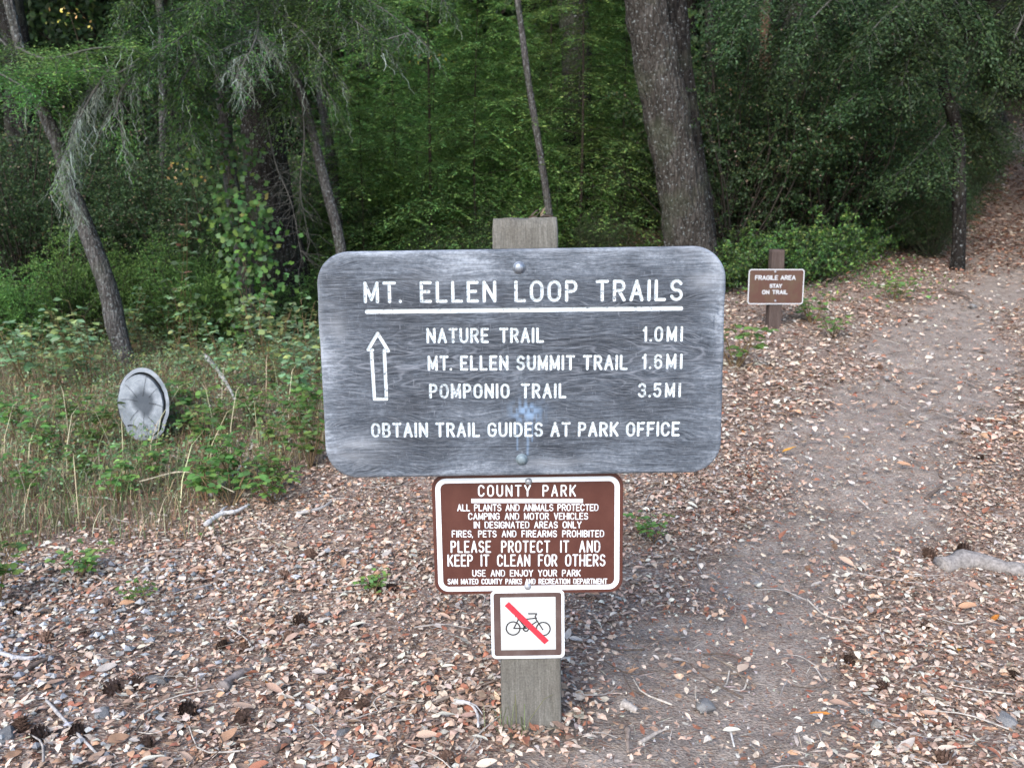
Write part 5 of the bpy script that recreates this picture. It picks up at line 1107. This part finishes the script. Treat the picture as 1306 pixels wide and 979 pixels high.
stick([(1198, 728), (1240, 722), (1290, 732), (1345, 734)], .046, 'weathered grey root breaking the surface at the right edge', (.24, .22, .21), name='tree_root', lift=.018)
stick([(1060, 355), (1100, 335), (1150, 325)], .02, 'fallen branch half buried at the foot of the dark thicket', B1, lift=.02, fork=2)
stick([(1165, 305), (1190, 292), (1215, 290)], .11, 'dark rotten log end under the shrubs left of the thin tree', (.04, .03, .025), name='rotten_log', lift=.04, mat=BARK_DARK)
# pine cones
def cone_mesh(seed):
    rs = np.random.default_rng(seed); mb = MB(); n = 74; i = np.arange(n); t = (i + .5) / n; a = i * 2.39996
    prof = np.sin(np.pi * np.clip(t * .94 + .06, 0, 1)) ** .6 * .40
    tube(mb, A([(0, 0, z) for z in np.linspace(-.45, .45, 9)]), .27 * np.sin(np.linspace(.35, 2.9, 9)) + .02, 10, (.035, .022, .016))
    rad = np.stack([np.cos(a), np.sin(a), 0 * a], -1); D = rad * .9 + A([0, 0, .25]) * (1 - 1.2 * t[:, None]) + A([0, 0, 1.]) * (t[:, None] > .85) * .9; P = rad * (prof * .45)[:, None] + np.stack([0 * t, 0 * t, t * .95 - .5], -1)
    c = A([(.12, .075, .057)]) * rs.uniform(.6, 1.6, (n, 1)); leaves(mb, P, D, A([0, 0, 1.]) - rad * .4, prof * .95 + .06, .22, c, 'near', .12)
    return mb.mesh('pine_cone', CONE)
CM = [cone_mesh(k) for k in range(4)]
CP = [(463, 905, 'beside the left foot of the big post'), (478, 752, 'next to the tiny sprig left of the park notice', ), (500, 754, 'left of the park notice bottom corner'), (28, 930, 'at the lower left corner'), (98, 940, 'near the lower left corner right of another cone'),
      (50, 945, 'between the cones of the lower left corner'), (175, 875, 'beside the reddish leaves at lower left'), (145, 885, 'below the grey stone at lower left'), (188, 955, 'near the bottom edge at left'), (283, 828, 'in the pale leaves at left'), (313, 830, 'right of a similar cone in the pale leaves'),
      (383, 795, 'in the litter left of the no cycling panel'), (370, 815, 'just below the row of cones at left'), (362, 738, 'in the litter below the left part of the board'), (310, 922, 'below the thick mottled stick'), (440, 893, 'in open litter left of the post'), (1083, 845, 'on the path at lower right'),
      (1181, 803, 'at the right of the path'), (1185, 712, 'left of the grey root at right'), (1230, 705, 'close above the grey root'), (1292, 862, 'at the right edge'), (1205, 975, 'at the bottom edge right'), (570, 972, 'at the bottom edge left of the post'), (1068, 385, 'on the slope right of the small sign'),
      (1122, 470, 'in the leaves at the left side of the path'), (60, 820, 'at the edge of grass at left'), (108, 812, 'among stones at left'), (135, 775, 'just under the grassy bank'), (455, 800, 'left of the panel'), (1250, 585, 'right of the path among leaves'), (1125, 880, 'lower right of the path'), (395, 712, 'below the board left part'),
      (20, 785, 'under the leafy plant at the left edge'), (240, 912, 'in the lower left litter right of the reddish leaves')]
adj = ['dark brown', 'small dark', 'open brown', 'squat brown', 'blackish']
for i, q in enumerate(CP):
    p = gp(q[0], q[1]); s = random.uniform(.034, .058); o = bpy.data.objects.new('pine_cone', CM[i % 4]); COL.objects.link(o); o.scale = (s, s, s * 1.05); o.location = (p[0], p[1], p[2] + s * .24)
    o.rotation_euler = (random.uniform(.9, 1.7), random.uniform(-.4, .4), random.uniform(0, 6.28)); tag(o, adj[i % 5] + ' pine cone lying ' + q[2], 'pine cone', 'pine cones in the leaf litter')
# stones
def stone_mesh(seed, flat=.55):
    import bmesh; bm = bmesh.new(); bmesh.ops.create_icosphere(bm, subdivisions=3, radius=.5); V = A([v.co[:] for v in bm.verts]); F = A([[v.index for v in f.verts] for f in bm.faces]); bm.free()
    V = V * (1 + .28 * vnoise(V[:, 0] * 2.3 + seed, V[:, 1] * 2.3, V[:, 2] * 2.3) + .08 * vnoise(V[:, 0] * 6, V[:, 1] * 6 + seed, V[:, 2] * 6))[:, None]; 
    for d in rdir(15): V = V - np.maximum(V @ d - .27, 0)[:, None] * d[None] * .9
    return mesh('stone', V * A([1, .75, flat]), F, ROCK, col=np.broadcast_to([(.15, .15, .155), (.23, .225, .225), (.32, .31, .30), (.20, .185, .17)][seed % 4], (len(V), 3)))
SM = [stone_mesh(k) for k in range(4)]
STN = [(196, 868, .085, 0, 'blue grey stone in the lower left litter'), (220, 835, .055, 0, 'small dark stone above the blue grey stone'), (92, 908, .075, 2, 'pale rounded stone at lower left'), (130, 912, .09, 1, 'flat grey stone beside the pale rounded one'), (128, 760, .075, 1, 'pale flat stone below the grassy bank'), (105, 782, .08, 0, 'dark flat stone under the pale flat one'),
       (45, 728, .09, 0, 'grey stone at the foot of the grassy bank far left'), (65, 765, .055, 2, 'white small stone at left'), (340, 845, .06, 3, 'brownish round stone beside the thick mottled stick'), (110, 790, .05, 2, 'bluish small stone at left'), (75, 872, .06, 1, 'half hidden blue grey stone at lower left'), (1131, 484, .07, 2, 'pale stone on the left side of the path'),
       (898, 902, .10, 1, 'flat angular grey stone right of the post'), (752, 887, .035, 2, 'small white pebble right of the post'), (966, 745, .05, 2, 'pale pebble on the path'), (1106, 906, .065, 1, 'grey stone at the lower right of the path'), (1240, 392, .12, 1, 'flat grey stone on the far path'), (985, 718, .03, 1, 'small bluish pebble on the path'),
       (715, 948, .03, 3, 'small stone at the right foot of the post'), (1118, 925, .07, 3, 'second grey stone at the lower right of the path'), (6, 945, .10, 0, 'dark stone cut by the lower left corner'), (432, 940, .08, 0, 'dark grey flat stone near the bottom left of centre'), (1285, 925, .12, 1, 'broad flat stone at the lower right edge')]
for px, py, s, k, lab in STN:
    p = gp(px, py); o = bpy.data.objects.new('stone', SM[k]); COL.objects.link(o); o.location = (p[0], p[1], p[2] + s * .04); o.scale = (s, s, s); o.rotation_euler = (random.uniform(-.2, .2), random.uniform(-.2, .2), random.uniform(0, 6.28)); tag(o, lab, 'stone', 'stones in the leaf litter')
print('TRIS', sum(len(m.polygons) for m in bpy.data.meshes), 'objs', len(bpy.data.objects))
